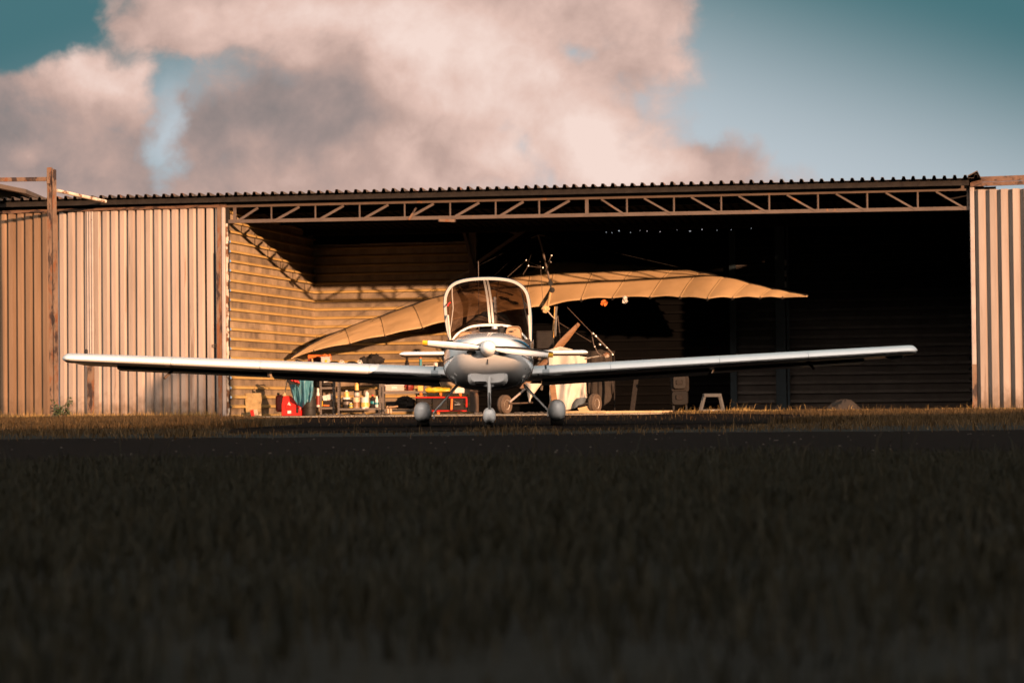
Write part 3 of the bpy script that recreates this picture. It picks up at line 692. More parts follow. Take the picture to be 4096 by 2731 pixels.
# cowling
ZT = zc(1331, 24.4)
b = MB()
b.loft([sup(.12, SPZ + .085, SPZ - .10, SPZ - .01, 23.50, 2.1), sup(.20, SPZ + .10, SPZ - .16, SPZ - .03, 23.52, 2.1), sup(.275, SPZ + .115, SPZ - .225, SPZ - .05, 23.57, 2.2),
        sup(.335, SPZ + .128, SPZ - .29, SPZ - .07, 23.66, 2.3), sup(.385, ZT - .03, SPZ - .345, SPZ - .09, 23.82, 2.35), sup(.42, ZT - .012, SPZ - .38, SPZ - .10, 24.02, 2.4),
        sup(.445, ZT, SPZ - .395, SPZ - .11, 24.28, 2.45), sup(.456, ZT + .005, SPZ - .40, SPZ - .12, 24.55, 2.5)], cap0=True, cap1=False)
COWL = b.build('cowling', M['cowl'], AC, sharp=60)
b = MB()                                                    # cockpit tub behind it, open on top
SILL = zc(1362, 25.0)
def tub(hw, bot, Y, sill, inner=0.0):
    r = []
    for i in range(25):
        a = math.pi + math.pi * i / 24; c, s_ = math.cos(a), math.sin(a)
        r.append(Vector((XA + (hw - inner) * math.copysign(abs(c) ** .8, c), Y, sill + (sill - bot - inner) * math.copysign(abs(s_) ** .8, s_))))
    return r
ys = [(24.55, .456, SPZ - .40), (25.2, .465, SPZ - .40), (25.9, .45, SPZ - .37), (26.3, .42, SPZ - .33)]
outr = [tub(hw, bt, Y, SILL) for Y, hw, bt in ys]; inr = [tub(hw, bt, Y, SILL, .03) for Y, hw, bt in ys]
b.loft(outr, closed=False, cap0=False, cap1=False); TUB = b.build('fuselage', M['white'], AC, sharp=60)
b = MB(); b.loft([r[::-1] for r in inr], closed=False, cap0=False, cap1=False)
b.add(inr[-1], [tuple(range(25))]); b.add(inr[0], [tuple(range(25))])
b.build('cockpit_lining', M['cockpit'], AC)
b = MB()                                                    # cowl rear bulkhead with dashboard
b.add(sup(.44, ZT - .012, SPZ - .38, SPZ - .11, 24.56, 2.5), [tuple(range(44))]); b.build('dashboard', M['cockpit'], AC)
b = MB()                                                    # tail boom
b.loft([sup(.42, ZT + .10, SPZ - .33, SPZ - .05, 26.3, 2.3), sup(.36, ZT + .09, SPZ - .26, SPZ, 26.9, 2.3), sup(.25, ZT + .05, SPZ - .14, SPZ + .03, 27.9, 2.2), sup(.13, ZT + .03, SPZ - .03, SPZ + .06, 29.2, 2.1), sup(.05, ZT + .02, SPZ + .03, SPZ + .09, 30.1, 2)])
b.build('tail_boom', M['white'], AC, sharp=60)
# blue swoosh with gold edge wrapped on the right shoulder
for mat, off, g in ((M['gold'], .016, .010), (M['blue'], .021, 0.0)):
    b = MB()
    TB = [(23.57, .275, SPZ + .115, -.05, 2.2), (23.66, .335, SPZ + .128, -.07, 2.3), (23.82, .385, ZT - .03, -.09, 2.35), (24.02, .42, ZT - .012, -.10, 2.4), (24.28, .445, ZT, -.11, 2.45), (24.55, .456, ZT + .005, -.12, 2.5)]
    def fn(u, v):
        Y = 23.68 + .66 * u - (.012 if g else 0)
        for (y0, h0, t0, m0, n0), (y1, h1, t1, m1, n1) in zip(TB, TB[1:]):
            if y0 <= Y <= y1: f = (Y - y0) / (y1 - y0); hw, top, mid, n = h0 + (h1 - h0) * f, t0 + (t1 - t0) * f, SPZ + m0 + (m1 - m0) * f, n0 + (n1 - n0) * f
        a = R(46 - 34 * u + g * 160) - R(2 + 17 * u ** .8) * (1 + g * 12) * (v - .5); c, s_ = math.cos(a), math.sin(a); of = off * .45
        return Vector((XA + (hw + of) * c ** (2 / n), Y - of, mid + (top - mid + of) * max(0, s_) ** (2 / n)))
    b.grid(fn, 22, 8); b.build('side_flash', mat, COWL)
# inlet, breather slits, oil cooler scoop, ear vents
for sx in (-1, 1):
    b = MB()
    c = Vector((XA + sx * .155, 23.502, SPZ - .035)); pts = []
    for i in range(24):
        a = 2 * math.pi * i / 24; x_ = .046 * math.copysign(abs(math.cos(a)) ** .75, math.cos(a)); pts.append(c + Vector((x_, .012 + .16 * max(0, (abs(sx * .155 + x_) - .11)) ** 1.35 - .022, .020 * math.sin(a))))
    b.add(pts + [p + Vector((0, .05, 0)) for p in pts], [tuple(range(24))] + [(i, (i + 1) % 24, 24 + (i + 1) % 24, 24 + i) for i in range(24)]); b.build('air_inlet', M['black'], COWL)
b = MB(); zs = zc(1520, 23.8); k = []
for Y, hw, t, bt in ((23.60, .165, zc(1492, 23.6), zc(1530, 23.6)), (23.64, .195, zc(1488, 23.6), zc(1543, 23.6)), (23.85, .20, zc(1487, 23.8), zc(1549, 23.8)), (24.3, .19, zc(1500, 24.3), zc(1550, 24.3))):
    k.append(sup(hw, t, bt, (t + bt) / 2 + .02, Y, 4.5, nb=3.2))
b.loft(k); SC = b.build('radiator_scoop', M['cowl'], COWL, sharp=50)
b = MB(); q = at(1922, 1530, 23.59); b.box(q, (.115, .03, .026), bev=.008); b.build('scoop_mouth', M['black'], SC)
b = MB(); q = at(1922, 1530, 23.575); b.box(q + Vector((0, 0, .016)), (.118, .012, .005)); b.build('scoop_lip', M['fairing'], SC)
b = MB(); b.box(at(1951, 1447, 23.52), (.006, .05, .05)); b.build('seam', M['black'], COWL)
for sx, px, py in ((-1, 1819, 1437), (1, 2087, 1447)):
    b = MB(); p = at(px, py, 23.74); pts = []
    for i in range(13):
        a = math.pi * i / 12 - math.pi / 2; pts.append((math.cos(a) * .045, math.sin(a) * .072))
    rings = []
    for w in (0, 1):
        rings.append([p + Vector((sx * (-.028 + q[0]) * (1 if not w else .9), .0 + w * .11, q[1])) for q in pts] + [p + Vector((sx * (-.05), 0.0 + w * .11, .072 - .012 * j)) for j in range(1, 12)])
    b.loft(rings, smooth=False); b.build('ear_vent', M['cowl'], COWL)
    b = MB(); b.add([q_ + Vector((sx * -.006, -.003, 0)) for q_ in [p + Vector((sx * (-.036 + q[0] * .72), 0, q[1] * .86)) for q in pts]], [tuple(range(13))]); b.build('vent_opening', M['black'], COWL)
b = MB(); b.box(at(1777, 1432, 24.7), (.045, .16, .075), bev=.015); b.build('side_pod', M['black'], AC)
for px, py, r in ((1831, 1487, .028),):
    p = at(px, py, 23.76); b = MB(); b.lathe(p + Vector((0, .04, 0)), [(r * 1.4, 0), (r * 1.35, .012), (r * .8, .022), (0.0, .026)], 18, ax=(-.35, -.94, .0)); b.build('round_bulge', M['cowl'], COWL)  # round bulge on the cowl side
b = MB()
for px, py in ((1880, 1362), (1990, 1358), (2040, 1370), (2068, 1392), (1835, 1385), (2075, 1486), (2085, 1480), (2083, 1492), (2102, 1474), (1866, 1523)):
    Y = 23.7 if 1860 < px < 2060 else 23.85
    b = MB(); b.lathe(at(px, py, Y) , [(.006, 0), (.006, .03)], 8, ax=(0, 1, 0)); b.build('rivet', M['steel'], COWL)
# cowl split line with screws, cowl to fuselage joint
for sx in (-1, 1):
    b = MB(); b.tube([Vector((XA + sx * (hw + .001), Y, SPZ + m0)) for Y, hw, t0, m0, n0 in TB[1:]], .0035, n=6); b.build('split_line', M['black'], COWL)
b = MB(); jr = sup(.4565, ZT + .0055, SPZ - .40, SPZ - .12, 24.5, 2.5); b.tube(jr + jr[:1], .004, n=6); b.build('joint_line', M['steel'], COWL)
# spinner and propeller
b = MB(); pr = [(0.0, 0), (.018, .004), (.036, .016), (.054, .038), (.067, .068), (.074, .105), (.077, .15), (.074, .165)]
b.lathe((XA + at(1951, 1394, 23.3).x - XA, 23.3, SPZ), pr, 32, ax=(0, 1, 0)); SP = b.build('spinner', M['fairing'], AC, sharp=50)
b = MB(); b.lathe((at(1951, 1394, 23.3).x, 23.465, SPZ), [(.080, 0), (.080, .03)], 32, ax=(0, 1, 0)); b.build('backplate', M['alu'], SP)
hub = Vector((at(1951, 1394, 23.3).x, 23.42, SPZ))
PROP = bpy.data.objects.new('propeller', None); COL.objects.link(PROP); PROP.parent = AC; PROP.location = hub - Vector(AC.location)
def blade(ang, low):
    er = Vector((math.cos(ang), 0, math.sin(ang))); et = Vector((-math.sin(ang), 0, math.cos(ang)))
    if et.z * 1 < 0: et = -et
    side = -1 if low else 1                       # which edge is the thick dark one
    stations = [(.055, .036, 52), (.10, .052, 44), (.18, .066, 34), (.30, .070, 26), (.42, .064, 20), (.53, .055, 17), (.585, .051, 16), (.59, .050, 16), (.635, .043, 15)]
    def ringf(r, ch, tw):
        t = R(tw); ct = et * math.cos(t) + Vector((0, 1, 0)) * (math.sin(t) * side); nn = Vector((0, 1, 0)) * math.cos(t) - et * (math.sin(t) * side)
        c = hub + er * r; h = ch / 2; th = .020 * (1 - r * .8) + .006
        f = [(-1, 0), (-.6, -.55), (0, -.75), (.6, -.45), (1, 0)]; k = [(1, .35), (.3, .7), (-.4, .8), (-1, .45)]
        return [c + ct * (h * side * a) + nn * (th * q) for a, q in f], [c + ct * (h * side * a) + nn * (th * q) for a, q in k]
    for name, a, z in (('blade', 0, 7), ('blade_tip', 7, 9)):
        b = MB(); rs = [ringf(*s_) for s_ in stations[a:z]]
        full = [f + k for f, k in rs]; n = 9
        for i in range(len(full) - 1):
            for j in range(n):
                dark = j >= 4 if name == 'blade' else (j in (4,))
                b.add([full[i][j], full[i][(j + 1) % n], full[i + 1][(j + 1) % n], full[i + 1][j]], [(0, 1, 2, 3)], 1 if dark else 0, True)
        b.add(full[-1], [tuple(range(n))], 0); b.add(full[0], [tuple(range(n))[::-1]], 0)
        o = b.build(name, [M['white'] if name == 'blade' else M['yellowtip'], M['black']], PROP)
def dark_edge(ang, low):
    er = Vector((math.cos(ang), 0, math.sin(ang))); et = Vector((-math.sin(ang), 0, math.cos(ang)))
    if et.z < 0: et = -et
    if low: et = -et
    pts = []; rad = []
    for r, ch, tw in ((.07, .040, 48), (.18, .066, 34), (.30, .070, 26), (.42, .064, 20), (.53, .055, 17), (.60, .049, 16), (.632, .043, 15)):
        pts.append(hub + er * r + et * (ch / 2 * math.cos(R(tw)) + .004) + Vector((0, -.006, 0))); rad.append(.0125 * (1 - .55 * r / .63))
    b = MB(); b.tube(pts, rad, n=8); b.build('dark_edge', M['black'], PROP)
dark_edge(R(180 - 5.6), True); dark_edge(R(-6.4), False)
blade(R(180 - 5.6), True); blade(R(-6.4), False)
# wings: lofted sections, dihedral, rounded tips
def foil(ch, th, camber=.03, n=18):
    up_, lo = [], []
    for i in range(n + 1):
        x = .5 * (1 - math.cos(math.pi * i / n)); t = 5 * th * (.2969 * math.sqrt(x) - .126 * x - .3516 * x * x + .2843 * x ** 3 - .1036 * x ** 4)
        c = camber * 4 * x * (1 - x); up_.append((x * ch, (c + t) * ch)); lo.append((x * ch, (c - t) * ch))
    return up_ + lo[-2:0:-1]
WZ0, WZ1 = zc(1500, 25.05), zc(1424, 25.05, 2600) + 0.0
LT, RT = at(242, 1438, 25.05), at(3676, 1395, 25.05)
ztip = (LT.z + RT.z) / 2; zroot = (at(1790, 1497, 25.05).z + at(2150, 1493, 25.05).z) / 2; xtip = (RT.x - LT.x) / 2; xmid = (RT.x + LT.x) / 2
INC = R(3.0)
def wing_ring(x, sx, sc_=1.0, zoff=0, yo=0):
    k = max(0, (x - .42) / (xtip - .42)); ch = 1.36 - .26 * k; th = .104 - .010 * k; z = zroot + (ztip - zroot) * k
    ch2 = ch - yo; pts = foil(ch2, th * ch / ch2 * sc_)
    dy = yo * .4
    return [Vector((xmid + sx * x, 25.02 + dy + px_ * math.cos(INC) + pz * math.sin(INC), z + pz * math.cos(INC) - px_ * math.sin(INC))) for px_, pz in pts]
for sx in (-1, 1):
    b = MB(); xs = [.30, .42, .62, 1.2, 2.0, 2.8, 3.5, xtip - .16]; rings = [wing_ring(x, sx) for x in xs]
    for q in (.11, .07, .045, .025, .010, .003, 0.0): rings.append(wing_ring(xtip - q, sx, max(.15, max(0, 1 - (1 - min(1, q / .05)) ** 3) ** .5) if q < .05 else 1.0, 0, .30 * (1 - q / .16) ** 3))
    if sx < 0: rings = [r[::-1] for r in rings]
    b.loft(rings, cap0=False); WG = b.build('wing', M['white'], AC, sharp=50)
    # wing root fillet
    b = MB(); b.loft([[p + (Vector((0, 0, 0))) for p in (wing_ring(.30, sx))], [(lambda c, p: c + (p - c) * 1.0)(Vector((xmid + sx * .5, 25.7, zroot)), p) for p in wing_ring(.50, sx)]], cap0=False, cap1=False) if False else None
    # drooped flap and aileron along the trailing edge
    for nm, x0, x1, dr in (('flap', .55, 2.35, 6), ('aileron', 2.4, xtip - .45, 3)):
        b = MB(); rr_ = []
        for x in (x0, (x0 + x1) / 2, x1):
            k = (x - .42) / (xtip - .42); ch = 1.36 - .26 * k; z = zroot + (ztip - zroot) * k; t = INC + R(dr)
            o = Vector((xmid + sx * x, 25.02 + ch * .77 * math.cos(INC), z - ch * .77 * math.sin(INC) - .012))
            sec = [(0, .034), (.10, .036), (.30, .010), (.34, -.002), (.3, -.010), (.1, -.020), (0, -.022), (-.02, .008)]
            rr_.append([o + Vector((0, p_ * math.cos(t) + q_ * math.sin(t), q_ * math.cos(t) - p_ * math.sin(t))) for p_, q_ in sec])
        if sx < 0: rr_ = [r[::-1] for r in rr_]
        b.loft(rr_, smooth=False); b.build(nm, M['white'], WG)
    for xp in (1.25, 2.38, 3.3):
        b = MB(); r1 = wing_ring(xp - .003, sx); r2 = wing_ring(xp + .003, sx); n = len(r1); sel = list(range(10, -1, -1)) + list(range(n - 1, n - 8, -1)); cc = Vector((xmid + sx * xp, 25.4, zroot + (ztip - zroot) * (xp - .42) / (xtip - .42)))
        g = lambda p: p + (p - cc).normalized() * .0025
        for i in range(len(sel) - 1): b.add([g(r1[sel[i]]), g(r2[sel[i]]), g(r2[sel[i + 1]]), g(r1[sel[i + 1]])], [(0, 1, 2, 3)])
        b.build('panel_seam', M['tape'], WG)
    # black joint strip and tape near the root
    b = MB(); xj = (.58 if sx > 0 else .575); r1 = wing_ring(xj - .009, sx); r2 = wing_ring(xj + .009, sx); n = len(r1)
    sel = list(range(8, -1, -1)) + list(range(n - 1, n - 3, -1))
    cen = Vector((xmid + sx * xj, 25.3, zroot)); g = lambda p: p + (p - cen).normalized() * .004
    for i in range(len(sel) - 1): b.add([g(r1[sel[i]]), g(r2[sel[i]]), g(r2[sel[i + 1]]), g(r1[sel[i + 1]])], [(0, 1, 2, 3)])
    b.build('joint_strip', M['black'], WG)
    b = MB(); r1 = wing_ring(xj - .035, sx); r2 = wing_ring(xj + .035, sx); sel = [2, 1, 0, n - 1, n - 2, n - 3]
    g = lambda p: p + (p - cen).normalized() * .007
    for i in range(len(sel) - 1): b.add([g(r1[sel[i]]), g(r2[sel[i]]), g(r2[sel[i + 1]]), g(r1[sel[i + 1]])], [(0, 1, 2, 3)])
    b.build('tape', M['tape'], WG)
    for dx in (.43, .50):
        b = MB(); b.lathe(Vector((xmid + sx * dx, 24.995, zroot - .012)), [(.009, 0), (.009, .04)], 8, ax=(0, 1, 0)); b.build('screw', M['black'], WG)
    b = MB(); b.box(Vector((xmid + sx * .415, 25.01, zroot + .01)), (.018, .03, .022)); b.build('drain_hole', M['black'], WG)
# small things on the wings
b = MB(); p = at(345, 1419, 25.35); b.box(p + Vector((0, 0, .03)), (.028, .05, .06), bev=.008); b.box(p, (.05, .09, .02)); b.build('strobe_light', M['black'], AC)
for px, py, dx in ((672, 1500, -.035), (3243, 1462, .03)):
    b = MB(); p = at(px, py, 25.45); b.tube([p + Vector((-dx, .06, .045)), p + Vector((dx, -.03, -.035))], .014, n=8); b.build('pitot_tube', M['steel'], AC)
b = MB(); p = at(3580, 1425, 25.5); b.tube([p + Vector((-.10, 0, -.008)), p + Vector((-.03, -.03, -.016)), p + Vector((.06, -.03, 0)), p + Vector((.1, 0, .012))], [.006, .02, .02, .006], n=8); b.build('tip_skid', M['white'], AC)
# tailplane and fin
zt_ = zc(1413, 29.5, 1974); t0, t1 = at(1599, 1415, 29.5).x, at(2351, 1409, 29.5).x
b = MB(); rg = []
for x in (t0, t0 + .02, t0 + .06, (t0 + t1) / 2, t1 - .06, t1 - .02, t1):
    s_ = .35 if x in (t0, t1) else (.8 if abs(x - t0 - .02) < 1e-6 or abs(x - t1 + .02) < 1e-6 else 1)
    rg.append([Vector((x, 29.45 + px_, zt_ + pz * s_ + (x - (t0 + t1) / 2) * .0)) for px_, pz in foil(.62, .115, 0)])
b.loft(rg); b.build('tailplane', M['white'], AC, sharp=50)
b = MB(); rg = []
for z, y0, ch in ((ZT + .0, 29.1, .95), (ZT + .3, 29.4, .75), (zc(1190, 29.7), 29.7, .5), (zc(1186, 29.7), 29.78, .3)):
    rg.append([Vector((at(1979, 1300, 29.7).x + pz, y0 + px_, z)) for px_, pz in foil(ch, .09, 0)])
b.loft(rg); b.build('fin', M['white'], AC, sharp=50)
b = MB(); p = at(1914, 1110, 27.4); b.tube([(p.x, 27.4, ZT + .06), (p.x, 27.4, at(1914, 1045, 27.4).z)], .0042, n=6); b.build('aerial', M['steel'], AC)
# canopy tipped up: rim loop, smoked bubble, double rib
outl = [(1797, 1362), (1787, 1325), (1779, 1270), (1775, 1215), (1779, 1180), (1792, 1152), (1812, 1133), (1840, 1121), (1880, 1113), (1925, 1109.5), (1965, 1109), (2005, 1111.5), (2040, 1117), (2070, 1128), (2095, 1147), (2112, 1172), (2121, 1210), (2126, 1260), (2127, 1310), (2126, 1366)]
def cY(py): return 25.75 - .55 * (1362 - py) / 252
def smoothpath(pts, n):
    P = [Vector(p) for p in pts]; out = []
    for i in range(len(P) - 1):
        p0, p1, p2, p3 = P[max(i - 1, 0)], P[i], P[i + 1], P[min(i + 2, len(P) - 1)]
        for j in range(n):
            t = j / n; out.append(.5 * ((2 * p1) + (-p0 + p2) * t + (2 * p0 - 5 * p1 + 4 * p2 - p3) * t * t + (-p0 + 3 * p1 - 3 * p2 + p3) * t ** 3))
    out.append(P[-1]); return out
def at2(p, dY=0): 
    Y = cY(p[1]) + dY; q = at(p[0], p[1], Y); return q
cen2 = Vector((1952, 1260))
op = smoothpath([Vector((*p, 0)) for p in outl], 3)
CAN = bpy.data.objects.new('canopy', None); COL.objects.link(CAN); CAN.parent = AC; CAN.location = (0, .5, 1.0)
def band(path, win, dY0, dY1, b, mi=0):
    n = len(path); ins = []
    for i, p in enumerate(path):
        d = (path[min(i + 1, n - 1)] - path[max(i - 1, 0)]); nn = Vector((-d.y, d.x, 0)).normalized()
        if nn.dot(Vector((cen2.x - p.x, cen2.y - p.y, 0))) < 0: nn = -nn
        ins.append(p + nn * win)
    A = [at2(p, dY0) for p in path]; B = [at2(p, dY0) for p in ins]; C_ = [at2(p, dY1) for p in ins]; D = [at2(p, dY1) for p in path]
    b.loft([[A[i], B[i], C_[i], D[i]] for i in range(n)], smooth=False)
    return ins
b = MB(); ins = band(op, 11, 0, .05, b); b.build('rim', M['white'], CAN)
b = MB()
outer = [Vector((p.x + (p.x - cen2.x) * .012, p.y + (p.y - cen2.y) * .012, 0)) for p in op]
band(outer, 5, .012, .09, b); b.build('blue_edge', M['blue'], CAN)
arc = smoothpath([Vector((*p, 0)) for p in [(1806, 1360), (1822, 1337), (1845, 1320), (1875, 1305), (1905, 1298), (1950, 1295), (2000, 1296), (2040, 1301), (2065, 1312), (2085, 1327), (2103, 1345), (2118, 1368)]], 3)
b = MB(); n = len(arc); low = [p + Vector((0, 9 if 4 < i < n - 5 else 12, 0)) for i, p in enumerate(arc)]
A = [at(p.x, p.y, 25.62) for p in arc]; B = [at(p.x, p.y, 25.62) for p in low]
b.loft([[A[i], B[i], B[i] + Vector((0, .06, 0)), A[i] + Vector((0, .06, 0))] for i in range(n)], smooth=False); b.build('rear_arch', M['white'], CAN)
# bubble: the inner rim contour carried backwards and shrunk
loop = ins + [p for p in arc[::-1]]
m = len(loop); gc = Vector((1952, 1240, 0)); rings = []
for k in range(9):
    t = k / 8 * math.pi / 2 * .96; s_ = math.cos(t) ** .55 if k else 1; dY = .5 * math.sin(t)
    rings.append([at(gc.x + (p.x - gc.x) * s_, gc.y - 8 * math.sin(t) + (p.y - gc.y) * s_, cY(p.y) + .03 + dY) for p in loop])
b = MB(); b.loft(rings, closed=True, cap0=False, cap1=True); b.build('bubble', M['glass'], CAN, sharp=180)
b = MB()
for off, w in ((-7, 9), (6, 8)):
    pa = smoothpath([Vector(p) for p in ((1943 + off, 1119, .0), (1950 + off, 1150, .10), (1958 + off, 1200, .2), (1963 + off, 1250, .22), (1967 + off, 1298, .14))], 5)
    A = [at(p.x - w / 2, p.y, cY(p.y) + p.z) for p in pa]; B = [at(p.x + w / 2, p.y, cY(p.y) + p.z) for p in pa]
    b.loft([[A[i], B[i], B[i] + Vector((0, .03, 0)), A[i] + Vector((0, .03, 0))] for i in range(len(pa))], smooth=False)
b.build('centre_rib', M['white'], CAN)
for pts in ([(1808, 1140), (1808, 1180), (1812, 1230), (1805, 1290), (1800, 1320)], [(2085, 1160), (2096, 1210), (2104, 1260), (2118, 1320)]):
    b = MB(); b.tube([at(x, y, cY(y) + .16) for x, y in pts], .007, n=6); b.build('glass_streak', M['whitep'], CAN)  # white tubes stand in for bright streaks of light in the bubble
for px, mt, s_ in ((1795, M['red'], 1), (2103, M['black'], -1)):
    b = MB(); b.tube([at(px - 5 * s_, 1225, 25.4), at(px, 1214, 25.4), at(px + 8 * s_, 1209, 25.4)], .008, n=6); b.build('latch_handle', mt, CAN)
for px, px2 in ((1791, 1801), (2114, 2121)):
    b = MB(); b.tube([at(px, 1260, 25.5), at(px2, 1362, 25.55)], .012, n=8); b.build('gas_strut', M['whitep'], CAN)
# seats
def seat(px0, px1, py0, py1, Y, mat):
    p0, p1 = at(px0, py1, Y), at(px1, py0, Y); b = MB(); w, h = p1.x - p0.x, p1.z - p0.z + .25
    rg = [sup(1, 1, 1, 1, 0)]
    c = Vector(((p0.x + p1.x) / 2, Y, p1.z - h / 2)); rings = []
    for dy, k in ((0.012, .90), (0, .96), (.02, 1), (.07, 1), (.085, .95)):
        r = []
        for i in range(36):
            a = 2 * math.pi * i / 36; cc, ss = math.cos(a), math.sin(a)
            r.append(c + Vector((w / 2 * k * math.copysign(abs(cc) ** .45, cc), dy, h / 2 * k * math.copysign(abs(ss) ** .45, ss))))
        rings.append(r)
    b.loft(rings); return b.build('seat', mat, AC), c, w, h
st, c, w, h = seat(2022, 2088, 1303, 1345, 25.0, M['tan'])
b = MB(); e = c + Vector((0, -.004, 0)); z0 = at(2040, 1329, 25).z; x0 = at(2039, 1329, 25).x; hh = .019
def stroke(x_a, z_a, x_b, z_b, w_=.0055): b.bar((x_a, c.y - .006, z_a), (x_b, c.y - .006, z_b), .004, w_, upv=(1, 0, 0) if abs(x_b - x_a) < abs(z_b - z_a) else (0, 0, 1))
stroke(x0, z0 + hh, x0 + .006, z0); stroke(x0 + .012, z0 + hh, x0 + .006, z0); stroke(x0 + .018, z0, x0 + .018, z0 + hh); stroke(x0 + .024, z0, x0 + .031, z0 + hh); stroke(x0 + .038, z0, x0 + .031, z0 + hh); stroke(x0 + .027, z0 + .006, x0 + .035, z0 + .006, .004)
for (xa, za, xb, zb) in ((.048, .018, .062, .028), (.062, .028, .056, .03), (.062, .028, .072, .022)): stroke(x0 + xa, z0 + za, x0 + xb, z0 + zb, .0025)
b.build('emblem', M['bluepole'], st)
seat(1834, 1893, 1324, 1350, 25.0, M['tan'])
b = MB(); b.box(at(2005, 1322, 25.05), (.075, .05, .10), bev=.03); b.build('headset_case', M['black'], AC)
# undercarriage
def wheel(px, pyb, Y, hwpx, pt, pb, tyre_w, R_, name):
    p = at(px, pyb, Y); c = Vector((p.x, Y, R_)); k = Y / F; hw = hwpx * k; zt2, zb2 = at(px, pt, Y).z, at(px, pb, Y).z; zm = (zt2 + zb2) / 2; hz = (zt2 - zb2) / 2
    b = MB(); rg = []
    for y, s_ in ((-.215, .10), (-.21, .30), (-.19, .56), (-.15, .80), (-.09, .95), (-.02, 1), (.08, .98), (.2, .82), (.32, .55), (.42, .26), (.46, .06)):
        r = []
        for i in range(28):
            a = 2 * math.pi * i / 28; r.append(Vector((c.x + hw * s_ * math.copysign(abs(math.cos(a)) ** .88, math.cos(a)), Y + y, zm + hz * (s_ ** .8) * math.copysign(abs(math.sin(a)) ** .88, math.sin(a)) + (1 - s_) * .015)))
        rg.append(r)
    b.loft(rg); wf = b.build(name, M['fairing'], AC, sharp=60)
    b = MB(); t = tyre_w / 2; pr = [(R_ * .55, -t * .8), (R_ * .8, -t), (R_ * .93, -t * .9), (R_, -t * .55), (R_, t * .55), (R_ * .93, t * .9), (R_ * .8, t), (R_ * .55, t * .8)]
    b.lathe((c.x, Y + .0, R_), pr, 32, ax=(1, 0, 0)); b.build('tyre', M['rubber'], wf)
    return c, zt2
cL, zL = wheel(1692, 1708, 25.45, 36, 1606, 1689, .135, .12, 'wheel_fairing')
cR, zR = wheel(2228, 1699, 25.45, 35.5, 1597, 1683, .135, .12, 'wheel_fairing')
cN, zN = wheel(1958, 1711, 24.0, 25.5, 1629, 1694, .085, .095, 'wheel_fairing')
b = MB(); b.tube([at(1957, 1505, 23.57), at(1957, 1566, 23.575), at(1958, 1615, 23.72), at(1958, 1645, 23.93)], .0165, n=14); NL = b.build('nose_leg', M['white'], AC)
for (xa, ya, xb, yb, cc) in ((1831, 1541, 1735, 1650, cL), (2096, 1543, 2191, 1640, cR)):
    b = MB(); b.tube([at(xa, ya, 25.3), at(xb, yb, 25.4)], .0105, n=10); b.tube([at(xa, ya - 6, 25.9), at(xb, yb, 25.45)], .0105, n=10); b.box(at(xb, yb + 12, 25.38), (.014, .05, .075), bev=.005); b.build('main_leg', M['white'], AC)
# ================================================================== weight-shift trike stored in the hall
TK = thing('flexwing_trike', 'microlight trike with a wide cream sail and brown propeller inside the hangar', 'microlight', Vector((at(2200, 1600, 51.5).x, 51.5, 0)))
LE = [(1165, 1429, 52.87), (1250, 1376, 53.29), (1380, 1317, 53.71), (1520, 1269, 53.98), (1650, 1224, 54.1), (1790, 1180, 54.12), (2000, 1124, 54.12), (2130, 1082, 54.12), (2230, 1050, 54.12), (2400, 1058, 53.81), (2560, 1067, 53.39), (2700, 1079, 52.87), (2800, 1093, 52.23), (2900, 1111, 51.65), (3000, 1137, 51.12), (3090, 1158, 50.64), (3160, 1170, 50.27), (3228, 1181, 49.91)]
TE = [(1163, 1436, 52.82), (1255, 1404, 52.92), (1400, 1373, 52.92), (1540, 1343, 52.92), (1690, 1312, 52.86), (1800, 1284, 52.82), (1980, 1252, 52.64), (2100, 1235, 52.49), (2190, 1225, 52.37), (2325, 1200, 52.11), (2450, 1193, 51.83), (2600, 1189, 51.42), (2720, 1190, 51.03), (2830, 1194, 50.56), (2930, 1191, 50.35), (3040, 1191, 50.15), (3130, 1190, 50.0), (3230, 1187, 49.83)]
def curve(P, t):
    n = len(P) - 1; x = t * n; i = min(int(x), n - 1); f = x - i
    p0, p1, p2, p3 = [Vector(P[max(0, min(n, i + k))]) for k in (-1, 0, 1, 2)]
    return .5 * ((2 * p1) + (-p0 + p2) * f + (2 * p0 - 5 * p1 + 4 * p2 - p3) * f * f + (-p0 + 3 * p1 - 3 * p2 + p3) * f ** 3)
NB_ = 17
def sailpt(u, v):
    le, te = curve(LE, u), curve(TE, u);  ph = (u * NB_) % 1.0; edge = min(1, u * 9, (1 - u) * 9)
    a, c = at(le.x, le.y, le.z), at(te.x, te.y, te.z)
    p = a.lerp(c, v); chord = (a - c).length
    p.z += chord * .055 * math.sin(math.pi * v ** .8) * edge                       # billow of the ribs
    sag = (math.sin(math.pi * ph) ** 2)
    p.z += (.020 * abs(math.sin(math.pi * ph)) ** .7 * (1 - .35 * v)) * edge + .012 * v ** 3 * sag * edge
    q = Vector((u * 14, v * 3, 0)); p.z += .016 * mnoise.noise(q) * edge + .007 * mnoise.noise(q * 3.1) * edge
    p.y += .01 * mnoise.noise(q * 2 + Vector((5, 5, 5)))
    return p
b = MB(); b.grid(sailpt, 205, 22); SAIL = b.build('sail', M['sail'], TK, sharp=180, solid=.004)
b = MB(); b.tube([sailpt(i / 40, 0) - W * .01 for i in range(41)], .032, n=8); b.build('leading_edge_tube', M['bagdark'], SAIL)
